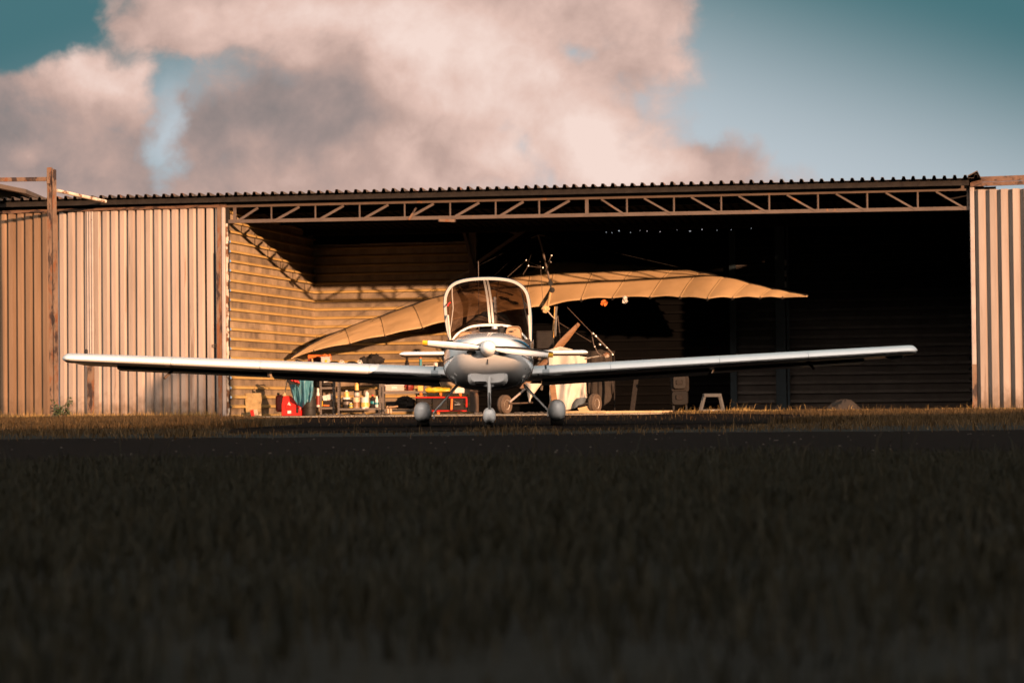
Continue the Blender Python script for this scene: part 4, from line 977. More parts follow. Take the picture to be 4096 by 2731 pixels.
for i in range(1, NB_ * 1):
    u = i / NB_
    if 5.2 < i < 8.2: continue
    p = sailpt(u, 1.0); q = sailpt(u, .93); d = (p - q).normalized()
    b = MB(); b.tube([p - d * .02 + W * .008, p + d * .05 - W * .004], .011, n=6); b.tube([p + Vector((-.04, 0, -.012)), p + d * .045 - W * .016, p + Vector((.04, 0, -.012))], .007, n=5); b.build('batten_tip', M['bagdark'], SAIL)
for i in range(2, NB_ - 1):
    u = i / NB_
    b = MB(); b.tube([sailpt(u, .10 + .9 * k / 14) + Vector((0, -.004, .007)) for k in range(15)], .007, n=5); b.build('batten', M['seam'], SAIL)
b = MB(); b.tube([at(2190, 1228, 52.05), at(2205, 1150, 53.0), at(2230, 1052, 53.85)], .028, n=8); b.build('keel_tube', M['sail'], SAIL)
def line(pts, r, nm, mt, par=TK, n=6):
    b = MB(); b.tube(pts, r, n=n); return b.build(nm, mt, par)
kt = at(2152, 940, 51.9)
line([at(2200, 1130, 51.9), at(2165, 980, 51.9), kt], .022, 'kingpost', M['steel'])
line([at(2126, 952, 51.8), kt, at(2180, 943, 51.8)], .010, 'kingpost_cap', M['steel'])
for px, py, Y in ((1480, 1288, 52.4), (1960, 1118, 53.2), (2030, 1107, 53.2), (2560, 1068, 52.6), (2880, 1107, 51.2), (2092, 1110, 52), (2262, 1048, 53.3)):
    line([kt, at(px, py, Y)], .004, 'rigging_wire', M['bagdark'], n=4)
for a, c in (((2104, 1042), (2171, 1071)), ((2113, 1064), (2171, 1072)), ((2113, 1064), (2092, 1098)), ((2104, 1042), (2030, 1108)), ((2203, 1048), (2180, 1085)), ((2206, 1022), (2185, 1070)), ((2161, 1045), (2173, 1232))):
    line([at(*a, 51.5), at(*c, 51.5)], .005, 'strut', M['steel'], n=5)
for px, py in ((2104, 1042), (2113, 1064), (2171, 1071), (2203, 1048), (2206, 1022)):
    b = MB(); b.lathe(at(px, py, 51.45), [(0, -.02), (.018, -.012), (.02, 0), (.018, .012), (0, .02)], 8); b.build('fitting', M['alu'], TK)
# pulley block hanging at the hang point
b = MB(); p = at(2202, 1132, 51.6); b.lathe(p, [(.05, -.02), (.055, 0), (.05, .02)], 14, ax=(0, 1, 0)); b.lathe(at(2208, 1160, 51.6), [(.05, -.025), (.06, 0), (.05, .025)], 14, ax=(0, 1, 0)); b.bar(at(2200, 1115, 51.6), at(2205, 1166, 51.6), .05, .03); b.build('hang_block', M['black'], TK)
b = MB(); b.blob(at(2182, 1237, 50.7), (.16, .1, .14), 3, .5, flat=False); b.build('knotted_strap', M['sail'], TK)
line([at(2188, 1240, 50.7), at(2205, 1262, 50.8), at(2222, 1278, 51)], .012, 'strap', M['jamb_rust'])
# mast, engine, radiator, propeller
line([at(2226, 1225, 51.1), at(2217, 1300, 51.2), at(2212, 1350, 51.3), at(2200, 1500, 51.4)], .032, 'mast', M['alu'], n=12)
line([at(2219, 1226, 51.0), at(2214, 1350, 51.1)], .010, 'cable', M['amber'])
line([at(2226, 1265, 51.0), at(2222, 1345, 51.0)], .012, 'cable', M['alu'])
line([at(2230, 1262, 51.1), at(2240, 1340, 51.2), at(2247, 1400, 51.3)], .012, 'back_stay', M['steel'])
b = MB(); p = at(2180, 1360, 51.1); b.box(p, (.345, .07, .37), bev=.012); b.box(p + W * .19, (.35, .075, .012)); b.box(p - Vector((.17, .0, 0)), (.012, .08, .37)); b.build('radiator', M['bagdark'], TK)['label'] = 'dark square radiator behind the canopy'
b = MB()
for i in range(10): b.box(p + Vector((0, -.038, -.15 + i * .033)), (.31, .006, .008))
b.build('radiator_fins', M['black'], TK)
hub2 = at(2200, 1425, 50.9)
PR2 = bpy.data.objects.new('pusher_propeller', None); COL.objects.link(PR2); PR2.parent = TK; PR2.location = hub2 - Vector(TK.location)
def wblade(tip):
    er = (tip - hub2); L = er.length; er.normalize(); et = Vector((0, 1, 0)).cross(er); rg = []
    for k, ch, tw in ((.04, .07, 40), (.15, .13, 34), (.35, .165, 26), (.55, .15, 20), (.75, .115, 15), (.93, .085, 12), (1, .072, 11)):
        t = R(tw); c = et * math.cos(t) + Vector((0, 1, 0)) * math.sin(t); nn = Vector((0, 1, 0)) * math.cos(t) - et * math.sin(t); o = hub2 + er * L * k
        rg.append([o + c * (ch / 2 * a) + nn * (.022 * q) for a, q in ((-1, 0), (-.5, -.5), (.2, -.6), (1, 0), (.2, .5), (-.5, .5))])
    b = MB(); b.loft(rg, smooth=True); b.build('blade', M['wood'], PR2, sharp=40)
wblade(at(2316, 1294, 50.9)); wblade(hub2 * 2 - at(2316, 1294, 50.9))
b = MB(); b.lathe(hub2 + Vector((0, -.06, 0)), [(.05, 0), (.075, .01), (.075, .12), (.05, .13)], 16, ax=(0, 1, 0)); b.build('hub', M['engine'], PR2)
b = MB(); rr = random.Random(4)
b.box(at(2185, 1440, 51.3), (.30, .3, .34), bev=.03)
for i in range(16):
    c = at(2135 + rr.random() * 100, 1395 + rr.random() * 75, 51.05)
    if i % 2: b.lathe(c, [(.03 + .02 * rr.random(), 0), (.035, .05), (.02, .09)], 10, ax=(rr.uniform(-1, 1), -1, rr.uniform(-.6, .6)))
    else: b.box(c, (.05 + .05 * rr.random(), .08, .04 + .05 * rr.random()), bev=.008)
b.build('engine', M['engine'], TK)
b = MB(); b.lathe(at(2236, 1447, 50.95), [(.055, 0), (.06, .02), (.06, .13), (.04, .14)], 14, ax=(1, -.35, .1)); b.lathe(at(2252, 1446, 50.9), [(.035, 0), (.05, .03), (.05, .09)], 14, ax=(1, -.2, 0)); b.build('air_filter', M['black'], TK)
line([at(2170, 1465, 51), at(2172, 1520, 51.1), at(2165, 1560, 51.1)], .03, 'exhaust_pipe', M['engine'], n=10)
# undercarriage of the trike
def twheel(px0, px1, py0, py1, Y, turn):
    k = Y / F; cxp, r = (px0 + px1) / 2, (py1 - py0) / 2 * k; c = Vector((at(cxp, 1620, Y).x, Y, r + .012)); ax = Vector((math.cos(turn), math.sin(turn), 0)); t = .075
    b = MB(); b.lathe(c, [(r * .5, -t * .7), (r * .78, -t), (r * .93, -t * .95), (r * .985, -t * .6), (r, -t * .55), (r, -t * .2), (r * .985, -t * .15), (r * .985, t * .15), (r, t * .2), (r, t * .55), (r * .985, t * .6), (r * .93, t * .95), (r * .78, t), (r * .5, t * .7)], 36, ax=ax)
    w_ = b.build('wheel', M['dustytyre'], TK)
    b = MB(); b.lathe(c, [(0, -t * .4), (r * .45, -t * .55), (r * .52, -t * .8), (r * .52, t * .8), (r * .45, t * .55), (0, t * .4)], 24, ax=ax); b.build('rim', M['cloth'], w_); return c
c1 = twheel(1992, 2046, 1584, 1661, 50.4, R(-32)); c2 = twheel(2357, 2401, 1583, 1661, 50.4, R(-28))
line([c1 + Vector((.1, 0, .05)), at(2110, 1548, 50.9)], .022, 'axle_strut', M['jamb'], n=10)
line([c1 + Vector((.1, 0, .02)), at(2130, 1610, 51)], .014, 'axle_strut', M['steel'], n=8)
line([c2 + Vector((-.05, 0, .02)), at(2290, 1630, 51)], .02, 'axle_strut', M['steel'], n=8)
b = MB(); q, p = at(2209, 1540, 50.2), at(2218, 1612, 50.2); b.bar(q, p, .13, .03, upv=(0, 1, 0), bev=.01); b.build('frame_panel', M['wood'], TK)
b = MB(); pts = [at(x, y, 50.3) for x, y in ((2310, 1632), (2352, 1622), (2358, 1642), (2345, 1658), (2325, 1656))]; b.add(pts + [p + Vector((0, .06, 0)) for p in pts], [tuple(range(5)), tuple(range(9, 4, -1))] + [(i, (i + 1) % 5, 5 + (i + 1) % 5, 5 + i) for i in range(5)]); b.build('mud_flap', M['plank'], TK)
# control frame to the right
a_ = [at(2372, 1333, 50.6), at(2452, 1416, 50.6)]
line(a_, .018, 'control_bar', M['steel'], n=10)
line([at(2366, 1330, 50.6), at(2374, 1375, 50.5), at(2390, 1410, 50.5), at(2412, 1425, 50.5)], .01, 'brake_cable', M['steel'])
line([at(2366, 1330, 50.6), at(2270, 1230, 50.9)], .006, 'rigging_wire', M['steel'], n=4); line([at(2366, 1368, 51), at(2235, 1290, 51)], .006, 'rigging_wire', M['steel'], n=4)
line([at(2410, 1422, 50.5), at(2330, 1436, 50.8)], .016, 'base_bar', M['jamb_rust'])
for px, py, r in ((2372, 1333, .03), (2382, 1343, .035), (2426, 1389, .03), (2399, 1377, .035), (2378, 1386, .022), (2449, 1417, .03)):
    b = MB(); b.lathe(at(px, py, 50.5), [(0, -r), (r * .6, -r * .7), (r * .7, 0), (r * .5, r * .8), (0, r)], 10, ax=(.7, 0, -.7)); b.build('fitting', M['alu'], TK)
b = MB(); b.blob(at(2425, 1420, 50.5), (.14, .08, .1), 5, .3, flat=False); b.build('grip', M['jamb_rust'], TK)

# tied tape ribbons at the trailing edge
def ribbon(px, py, mt, label, name='ribbon'):
    b = MB(); rr = random.Random(px); c = at(px, py, 50.55); b.origin = c
    for i in range(5):
        d = Vector((rr.uniform(-1, 1), rr.uniform(-.4, .2), rr.uniform(-1, .5))).normalized(); n_ = d.cross(Vector((0, 1, 0))).normalized() * .028; L = .06 + .04 * rr.random()
        b.grid(lambda u, v: c + d * (u * L) + n_ * (2 * v - 1) + Vector((0, -.02 * math.sin(u * 6 + i), .015 * math.sin(u * 5))), 6, 3)
    b.blob(c, (.06, .06, .06), px, .3, 10, 8, flat=False)
    tag(b.build(name, mt), label, 'ribbon', 'ribbons tied to the sail edge')
ribbon(2412, 1206, M['orange'], 'orange ribbon tied to the trailing edge of the cream sail'); ribbon(2496, 1193, M['whitep'], 'white ribbon tied to the trailing edge of the cream sail')

# dust sheets and hanging cloths
def drape(name, label, cat, poly_t, poly_b, Y, mat, folds, amp, seed, depth=.10, nu=60, nv=40, solid=.006):
    """sheet hanging between an upper and a lower edge (photo points at depth Y), gathered into folds"""
    def ev(P, t):
        n = len(P) - 1; x = t * n; i = min(int(x), n - 1); f = x - i; return Vector((*P[i], 0)).lerp(Vector((*P[i + 1], 0)), f)
    b = MB(); b.origin = at(poly_b[0][0], 1655, Y); b.origin.z = 0
    def fn(u, v):
        p = ev(poly_t, u).lerp(ev(poly_b, u), v); k = amp * (.25 + v)
        q = Vector((u * folds, v * 1.6, seed)); 
        d = math.sin(u * folds * 2 + 2.2 * v + 2 * mnoise.noise(q * .6)) * k * .6 + mnoise.noise(q) * k + mnoise.noise(q * 2.6) * k * .4
        return at(p.x + 3 * mnoise.noise(q * 1.3), p.y, Y + d + depth * (u - .5) ** 2 * 4)
    b.grid(fn, nu, nv); o = b.build(name, mat, sharp=180, solid=solid); return tag(o, label, cat)
drape('dust_sheet', 'cream white dust sheet draped over the trike beside its right wheel', 'sheet', [(2192, 1400), (2240, 1385), (2290, 1398), (2318, 1424), (2348, 1428), (2342, 1432)], [(2200, 1630), (2230, 1644), (2265, 1640), (2300, 1632), (2338, 1612), (2346, 1588)], 50.75, M['cloth'], 4.2, .13, 2, nu=80, nv=60)
drape('rag', 'small pointed pale rag hanging under the cockpit of the aeroplane in the hall', 'cloth', [(2104, 1530), (2130, 1534), (2165, 1534)], [(2112, 1592), (2118, 1612), (2126, 1590)], 50.4, M['cloth'], 2, .03, 5, nu=24, nv=20)
drape('grey_cloth', 'crumpled grey cloth hanging in the shade behind the right trike wheel', 'cloth', [(2345, 1412), (2400, 1396), (2448, 1412)], [(2345, 1560), (2372, 1590), (2410, 1628), (2440, 1602), (2456, 1560)], 52.2, M['greycloth'], 7, .07, 8)
# the frame that carries the cloths
CR = thing('clothes_rail', 'dark metal rail behind the trike that carries the grey cloth', 'rail', Vector((at(2400, 1640, 52.3).x, 52.3, 0)))
for px in (2342, 2458):
    p = at(px, 1640, 52.35); b = MB(); b.tube([(p.x, p.y, .016), (p.x, p.y, at(px, 1404, 52.35).z)], .016, n=8); b.build('leg', M['bagdark'], CR)
b = MB(); b.tube([at(2340, 1406, 52.35), at(2460, 1406, 52.35)], .016, n=8); b.build('rail', M['bagdark'], CR)

# ================================================================== stores along the walls
def k_(Y): return Y / F
def rack(label, x0, x1, Y, shelves, top_py, depth=.42, posts=None):
    T = thing('shelf_rack', label, 'shelving', Vector((at((x0 + x1) / 2, 1640, Y).x, Y, 0)), 'steel shelf racks along the back wall')
    zt_ = at(x0, top_py, Y).z
    for px in (x0, x1):
        for dy in (0, depth):
            X = at(px, 1600, Y).x; b = MB(); b.box((X, Y + dy, zt_ / 2 + .008), (.042, .006, zt_)); b.box((X + (.019 if px == x0 else -.019), Y + dy + .02 * (1 if dy == 0 else -1), zt_ / 2 + .008), (.005, .036, zt_)); o = b.build('post', M['shelf'], T)
            if dy == 0:
                b = MB(); n = int(zt_ / .05)
                for i in range(n): b.box((X, Y - .004, .03 + i * .05), (.013, .003, .022))
                b.build('slots', M['bagdark'], o)
    X0, X1 = at(x0, 1600, Y).x, at(x1, 1600, Y).x; out = []
    for py in shelves:
        z = at((x0 + x1) / 2, py, Y).z; b = MB(); b.box(((X0 + X1) / 2, Y + depth / 2, z - .022), (X1 - X0 + .03, depth + .03, .044)); b.build('shelf', M['shelf'], T); out.append(z)
    return T, out
YR = 53.6
rack('left small rack of slotted steel shelves next to the black drum', 1283, 1334, 53.2, (1476, 1548, 1628), 1470)
rack('middle steel rack with paint tins and bottles on its low shelf', 1354, 1521, 53.0, (1474, 1632), 1470)
rack('right steel rack with a clear storage bin and black bags', 1533, 1700, 53.0, (1476, 1565, 1636), 1470)
ITEM = {}
def item(name, label, cat, px0, px1, py0, py1, Y, prof, mats, group=None, cap=None, band_=None, sq=(1, 1), seg=18):
    """round container filling the given photo box at depth Y; prof in unit radius / unit height"""
    c = at((px0 + px1) / 2, py1, Y); r = (px1 - px0) / 2 * k_(Y); h = (py1 - py0) * k_(Y)
    T = thing(name, label, cat, c, group)
    b = MB(); b.lathe(c, [(a * r, t * h) for a, t in prof], seg, squash=sq); b.build('body', mats, T, sharp=30)
    if band_: 
        t0, t1, mt = band_; b = MB(); ra = max(a for a, t in prof) * r + .0025; b.lathe(c, [(ra, t0 * h), (ra, t1 * h)], seg, squash=sq); b.build('label_band', mt, T)
    if cap:
        a, t0, t1, mt = cap; b = MB(); b.lathe(c, [(a * r, t0 * h), (a * r, t1 * h * .99), (a * r * .85, t1 * h)], seg); b.build('cap', mt, T)
    return T
TIN = [(1, 0), (1, .02), (.97, .03), (.97, .95), (1, .96), (1, 1), (.9, 1), (.88, .97), (0, .97)]
BOT = [(.9, 0), (1, .04), (1, .62), (.85, .74), (.45, .84), (.36, .86), (.36, .93)]
JUG = [(.95, 0), (1, .05), (1, .70), (.7, .82), (.5, .86)]
G = 'tins and bottles on the low shelf of the middle rack'
YI = 53.12
item('paint_tin', 'black paint tin with a white lid at the left end of the low shelf', 'tin', 1370, 1401, 1590, 1630, YI, TIN, M['bagdark'], G, cap=(1.06, .83, 1.05, M['whitep']), band_=(.3, .6, M['shelf']))
item('spray_bottle', 'orange and white bottle on top of the white lidded black tin', 'bottle', 1375, 1397, 1561, 1588, YI, BOT, M['amber'], G, cap=(.5, .6, 1.0, M['whitep']))
item('small_bottle', 'small yellow bottle with white cap and blue label in front of the tins', 'bottle', 1395, 1411, 1609, 1631, YI - .08, BOT, M['yellow'], G, cap=(.6, .84, 1.0, M['whitep']), band_=(.3, .55, M['tealb']))
item('paint_tin', 'brown labelled paint tin under the black can and amber bottle', 'tin', 1409, 1439, 1588, 1631, YI, TIN, M['labelpaint'], G, band_=(.05, .55, M['wood']))
item('oil_can', 'dark can stacked on the brown labelled paint tin', 'can', 1416, 1438, 1561, 1588, YI, TIN, M['bagdark'], G, band_=(.15, .7, M['greyp']))
item('plastic_bottle', 'amber bottle with white neck topmost of the tin stack', 'bottle', 1418, 1435, 1526, 1561, YI, BOT, M['amber'], G, cap=(.42, .85, 1.0, M['whitep']))
item('paint_tin', 'white paint tin with orange label and curved wire handle', 'tin', 1442, 1476, 1588, 1631, YI, TIN, M['whitep'], G, band_=(.08, .5, M['amber']))
item('jug', 'square white jug standing on the white paint tin', 'jug', 1458, 1476, 1564, 1588, YI, JUG, M['whitep'], G, cap=(.45, .86, 1.0, M['whitep']))
item('plastic_bottle', 'dark bottle with teal label and red cap near the right end of the low shelf', 'bottle', 1480, 1501, 1578, 1630, YI, BOT, M['bagdark'], G, cap=(.4, .9, 1.0, M['red']), band_=(.3, .5, M['tealb']))
item('plastic_bottle', 'tall white bottle with blue label at the right end of the low shelf', 'bottle', 1499, 1515, 1584, 1629, YI - .06, BOT, M['whitep'], G, cap=(.6, .8, 1.0, M['whitep']), band_=(.25, .45, M['tealb']))
item('white_saucer', 'loose white saucer lying at the front of the low shelf', 'saucer', 1445, 1462, 1629, 1634, YI - .12, [(1, 0), (1, .8), (.9, 1), (0, 1)], M['whitep'], G)
def boxthing(name, label, cat, px0, px1, py0, py1, Y, dep, mat, group=None, bev=.01, rot=0.0, parts=()):
    k = k_(Y); c = at((px0 + px1) / 2, py1, Y); w, h = (px1 - px0) * k, (py1 - py0) * k; T = thing(name, label, cat, c, group)
    Mx = Matrix.Rotation(rot, 3, 'Y'); b = MB(); b.box(c + Vector((0, dep / 2, h / 2)), (w, dep, h), rot=Mx, bev=bev); bo = b.build('body', mat, T)
    for nm, fx0, fx1, fz0, fz1, mt, pr in parts:
        b = MB(); b.box(c + Mx @ Vector(((fx0 + fx1 - 1) / 2 * w, -pr / 2 + .0, 0)) + Vector((0, 0, h / 2)) + Mx @ Vector((0, 0, ((fz0 + fz1) / 2 - .5) * h)), ((fx1 - fx0) * w, pr + .004, (fz1 - fz0) * h), rot=Mx, bev=min(.004, pr)); b.build(nm, mt, T)
    return T
GA = 'things on the left small rack'
boxthing('plastic_box', 'white plastic box on the upper shelf of the left small rack', 'box', 1294, 1313, 1518, 1542, 53.3, .2, M['whitep'], GA, parts=(('lid', -.04, 1.04, .9, 1.02, M['greyp'], .01),))
b = MB(); p = at(1309, 1548, 53.3); b.origin = p; b.blob(p + W * .05, (.27, .3, .12), 4, .3); tag(b.build('folded_sack', M['greycloth']), 'brown folded sack sagging over the upper shelf of the left small rack', 'sack', GA)
boxthing('carton', 'white carton lying tilted on the low shelf of the left small rack', 'carton', 1290, 1330, 1578, 1601, 53.25, .2, M['whitep'], GA, rot=R(-12), parts=(('tape', .45, .49, 0, 1, M['greyp'], .003), ('tape', .75, .79, 0, 1, M['greyp'], .003)))
boxthing('tool_tray', 'open black tray with an orange handle on the low shelf of the left small rack', 'tray', 1288, 1338, 1602, 1626, 53.2, .25, M['bagdark'], GA, rot=R(3), parts=(('handle', .12, .6, .08, .3, M['orange'], .02), ('side_strip', 0, .06, 0, .95, M['yellow'], .01)))
item('spray_gun', 'white bottle with brown stripe leaning left of the small rack', 'bottle', 1265, 1279, 1552, 1627, 53.0, BOT, M['whitep'], GA, cap=(.7, .82, 1.0, M['whitep']), band_=(.1, .6, M['darkred']))
GC = 'things on the right steel rack'
T = boxthing('storage_bin', 'clear plastic storage bin with a white label on the right steel rack', 'bin', 1540, 1616, 1540, 1564, 53.1, .35, M['clear'], GC, bev=.015, parts=(('lid', -.03, 1.03, .9, 1.06, M['whitep'], .012), ('label', .34, .64, .35, .8, M['whitep'], .004)))
b = MB(); p = at(1638, 1564, 53.2); b.origin = p; b.blob(p + W * .09, (.22, .3, .22), 7, .35); tag(b.build('bundle', M['darkred']), 'dark red bundle next to the clear storage bin', 'bundle', GC)
b = MB(); p = at(1682, 1564, 53.1); b.origin = p; b.box(p + W * .08, (.12, .2, .16), bev=.01); tag(b.build('carton', M['amber']), 'orange patterned carton behind the post of the right steel rack', 'carton', GC)
b = MB(); p = at(1622, 1636, 53.2); b.origin = p; b.blob(p + W * .12, (.44, .4, .32), 12, .3); BG = b.build('holdall', M['bagdark']); tag(BG, 'slumped black holdall on the low shelf of the right steel rack', 'bag', GC)
b = MB(); b.tube([at(1585, 1606, 53), at(1595, 1594, 52.95), at(1618, 1592, 52.95), at(1632, 1602, 53)], .012, n=6); b.build('strap', M['greycloth'], BG)
boxthing('black_case', 'flat black case with pale straps on the low shelf of the right steel rack', 'case', 1542, 1584, 1605, 1634, 53.1, .3, M['bagdark'], GC, parts=(('strap', .66, .72, 0, 1, M['greycloth'], .004), ('strap', .78, .84, 0, 1, M['greycloth'], .004)))
WS = thing('work_gloves', 'pair of tan work gloves stuck on a stand in front of the right steel rack', 'gloves', at(1558, 1652, 52.6))
for dx in (0, 11):
    b = MB(); b.tube([at(1552 + dx, 1652, 52.6), at(1551 + dx, 1636, 52.6), at(1548 + dx, 1624, 52.6)], [.034, .032, .026], n=10); b.build('glove', M['tan'], WS)
b = MB(); b.tube([at(1556, 1629, 52.55), at(1574, 1627, 52.5), at(1592, 1624, 52.5)], [.026, .02, .018], n=8); b.build('thumb', M['tan'], WS)
# upper shelf goods
GT = 'things on the top shelves above the wing'
boxthing('tool_box', 'red and orange tool box under the left end of the sail', 'toolbox', 1232, 1283, 1418, 1474, 53.4, .3, M['darkred'], GT, parts=(('orange_lid', .0, 1.0, .72, .98, M['orange'], .01),))
T = boxthing('grey_bin', 'grey plastic bin with a yellow sticker and orange cloth on it', 'bin', 1284, 1321, 1426, 1474, 53.0, .3, M['greyp'], GT, parts=(('rim', -.04, 1.04, .92, 1.0, M['greyp'], .012), ('sticker', .40, .66, .48, .74, M['yellow'], .004)))
b = MB(); p = at(1304, 1427, 53.05); b.origin = p
b.blob(p + Vector((-.03, .05, .02)), (.22, .2, .07), 6, .5); b.blob(p + Vector((.085, .0, -.01)), (.06, .1, .15), 8, .4, flat=False); tag(b.build('orange_cloth', M['orange']), 'orange cloth lying over the rim of the grey bin', 'cloth', GT)
boxthing('black_case', 'low black tool case left of the grey bin', 'case', 1226, 1282, 1444, 1474, 53.15, .3, M['bagdark'], GT, parts=(('catch', .9, 1.03, .3, .6, M['black'], .03), ('knob', .5, .62, .0, .25, M['skin'], .02)))
b = MB(); p = at(1252, 1458, 52.9); b.origin = p; b.tube([p + W * -.06, at(1248, 1434, 52.9)], .02, n=8); tag(b.build('mallet_handle', M['plank']), 'pale wooden handle sticking up behind the left wing', 'handle', GT)
def headset(px, label):
    T = thing('ear_defenders', label, 'ear defenders', at(px, 1466, 53), GT)
    b = MB(); c = at(px - 22, 1462, 53); 
    for i in range(1): b.lathe(c, [(.145, -.03), (.14, .03), (.11, .07), (.06, .095), (0, .1)], 20, squash=(1, .7))
    b.build('dome', M['bagdark'], T)
    b = MB(); c = at(px + 9, 1452, 52.95); b.lathe(c, [(0, -.04), (.03, -.04), (.045, -.02), (.045, .0), (.02, .03)], 14, ax=(.5, -.6, .6)); b.tube([c + Vector((-.05, 0, .01)), c + Vector((-.03, 0, .06)), c + Vector((.03, 0, .055)), c + Vector((.06, 0, -.01))], .01, n=6); b.build('ear_cup', M['whitep'], T)
    b = MB(); b.lathe(at(px - 2, 1466, 52.9), [(.06, 0), (.062, .02), (.055, .045), (0, .05)], 16, ax=(0, -1, .2)); b.build('lamp_cup', M['cloth'], T)
headset(1358, 'black domed ear defenders beside the grey bin'); headset(1430, 'black domed ear defenders against the black bag')
b = MB(); p = at(1484, 1458, 53.2); b.origin = p; b.blob(p + Vector((-.16, 0, .07)), (.22, .25, .22), 3, .25, flat=True); b.blob(p + Vector((.06, 0, .09)), (.42, .3, .26), 9, .4); tag(b.build('rucksack', M['bagdark']), 'slumped black rucksack on top of the flat grey box', 'rucksack', GT)
boxthing('flat_box', 'flat grey box under the black rucksack', 'box', 1436, 1517, 1456, 1474, 53.1, .3, M['greyp'], GT)
boxthing('brown_box', 'low dark brown box between the two ear defenders', 'box', 1372, 1412, 1454, 1474, 53.25, .25, M['wood'], GT)
boxthing('battery', 'small black battery with two metal clips right of the rucksack', 'battery', 1529, 1550, 1462, 1476, 53.1, .12, M['bagdark'], GT, parts=(('clip', .7, .76, .2, 1.1, M['alu'], .006), ('clip', .9, .97, .2, 1.1, M['alu'], .006)))
item('teal_bottle', 'slim teal bottle with an orange cap left of the fuselage', 'bottle', 1677, 1688, 1431, 1480, 53.0, [(1, 0), (1, .9), (.8, .93)], M['tealb'], GT, cap=(.85, .93, 1.06, M['orange']))
DR = thing('power_drill', 'white power drill lying on its side left of the fuselage', 'drill', at(1725, 1478, 53), GT)
b = MB(); b.tube([at(1700, 1468, 53), at(1735, 1470, 53)], [.042, .05], n=12); b.box(at(1743, 1460, 53), (.085, .08, .12), bev=.02); b.build('body', M['whitep'], DR)
b = MB(); b.tube([at(1688, 1472, 53), at(1701, 1468, 53)], [.03, .045], n=10); b.tube([at(1692, 1459, 53.05), at(1732, 1457, 53.05)], .012, n=8); b.build('chuck', M['bagdark'], DR)
b = MB(); p = at(1763, 1478, 53.1); b.origin = p; b.blob(p + W * .06, (.2, .2, .16), 14, .3); b.blob(p + Vector((0, 0, .13)), (.09, .09, .09), 15, .3, flat=False); tag(b.build('dark_bundle', M['bagdark']), 'dark lumpy bundle tucked against the fuselage on the top shelf', 'bundle', GT)
item('bottle_shadow', 'dark bottle shape standing in for a bottle shadow above the top shelf', 'bottle', 1617, 1639, 1428, 1478, 54.2, [(1, 0), (.75, .52), (.5, .6), (.62, .68), (.5, .72), (.3, .74), (.55, .9), (.25, 1.0), (0, 1)], M['bagdark'], GT)  # solid dark shape put in for a bottle's shadow on the wall
# red framed tool trolley with orange castors
TT = thing('tool_trolley', 'black tool trolley with red edge rails and orange castors beyond the left wheel', 'trolley', Vector((at(1765, 1640, 52).x, 52, 0)))
def q_(px, py, dy=0): return at(px, py, 52 + dy)
b = MB()
for x0, x1 in ((1668, 1725), (1731, 1788), (1794, 1852)):
    p0, p1 = q_(x0, 1640), q_(x1, 1592); b.box(((p0.x + p1.x) / 2, 52.2, (p0.z + p1.z) / 2), (p1.x - p0.x, .36, p1.z - p0.z), bev=.006)
b.build('drawer_fronts', M['machine'], TT) if False else None
for x0, x1 in ((1668, 1725), (1731, 1788), (1794, 1852)):
    p0, p1 = q_(x0, 1640), q_(x1, 1592); b = MB(); b.box(((p0.x + p1.x) / 2, 52.2, (p0.z + p1.z) / 2), (p1.x - p0.x, .36, p1.z - p0.z), bev=.006); b.build('drawer', pmach if 'pmach' in globals() else M['bagdark'], TT)
for py in (1589, 1643):
    b = MB(); b.bar(q_(1662, py, -.01), q_(1868, py + (0 if py < 1600 else 0), -.01), .03, .026, bev=.006); b.build('edge_rail', M['red'], TT)
b = MB(); b.bar(q_(1866, 1592, -.01), q_(1866, 1628, -.01), .035, .03, upv=(0, 1, 0), bev=.008); b.build('handle', M['red'], TT)
b = MB(); b.bar(q_(1808, 1594, -.02), q_(1806, 1641, -.02), .042, .012, upv=(0, 1, 0)); b.build('strap', M['orange'], TT)
b = MB(); b.box(q_(1834, 1617, -.02), (.08, .03, .04), bev=.006); b.box(q_(1823, 1618, -.02), (.05, .02, .022)); b.tube([q_(1818, 1604, -.02), q_(1824, 1608, -.02), q_(1838, 1610, -.02)], .008, n=6); b.build('clamp', M['alu'], TT)
p0, p1 = q_(1662, 1580), q_(1880, 1572); b = MB(); b.box(((p0.x + p1.x) / 2, 52.2, (p0.z + p1.z) / 2), (p1.x - p0.x, .44, p1.z - p0.z), bev=.01); b.build('top_tray', M['bagdark'], TT)
for px, py in ((1684, 1576), (1763, 1577), (1842, 1578), (1754, 1654), (1836, 1655)):
    b = MB(); c = q_(px, py, -.05); b.lathe(c - Vector((.018, 0, 0)), [(.012, 0), (.036, .003), (.04, .012), (.04, .026), (.036, .034), (.012, .037)], 18, ax=(.86, -.5, 0)); b.build('castor', M['orange'], TT)
for px in (1664, 1868):
    b = MB(); b.bar((q_(px, 1600).x, 52.3, .016), (q_(px, 1600).x, 52.3, q_(px, 1575).z), .03, .03, upv=(0, 1, 0)); b.build('leg', M['bagdark'], TT)
YB = thing('yellow_bag', 'crumpled yellow waterproof bag lying on the tool trolley', 'bag', at(1752, 1572, 52.1))
b = MB(); c = at(1750, 1559, 52.1); rg = []
for i in range(17):
    t = i / 16; px = 1702 + 98 * t; r_ = .062 * min(1, .55 + 5 * t, 1.25 - .5 * t); o = at(px, 1560, 52.1); r = []
    for j in range(16):
        a = 2 * math.pi * j / 16; kk = 1 + .3 * mnoise.noise(Vector((t * 7, math.cos(a) * 1.5, math.sin(a) * 1.5))); r.append(o + Vector((0, math.cos(a) * .1 * kk, math.sin(a) * r_ * kk)))
    rg.append(r)
b.loft(rg); b.build('body', M['yellow'], YB)
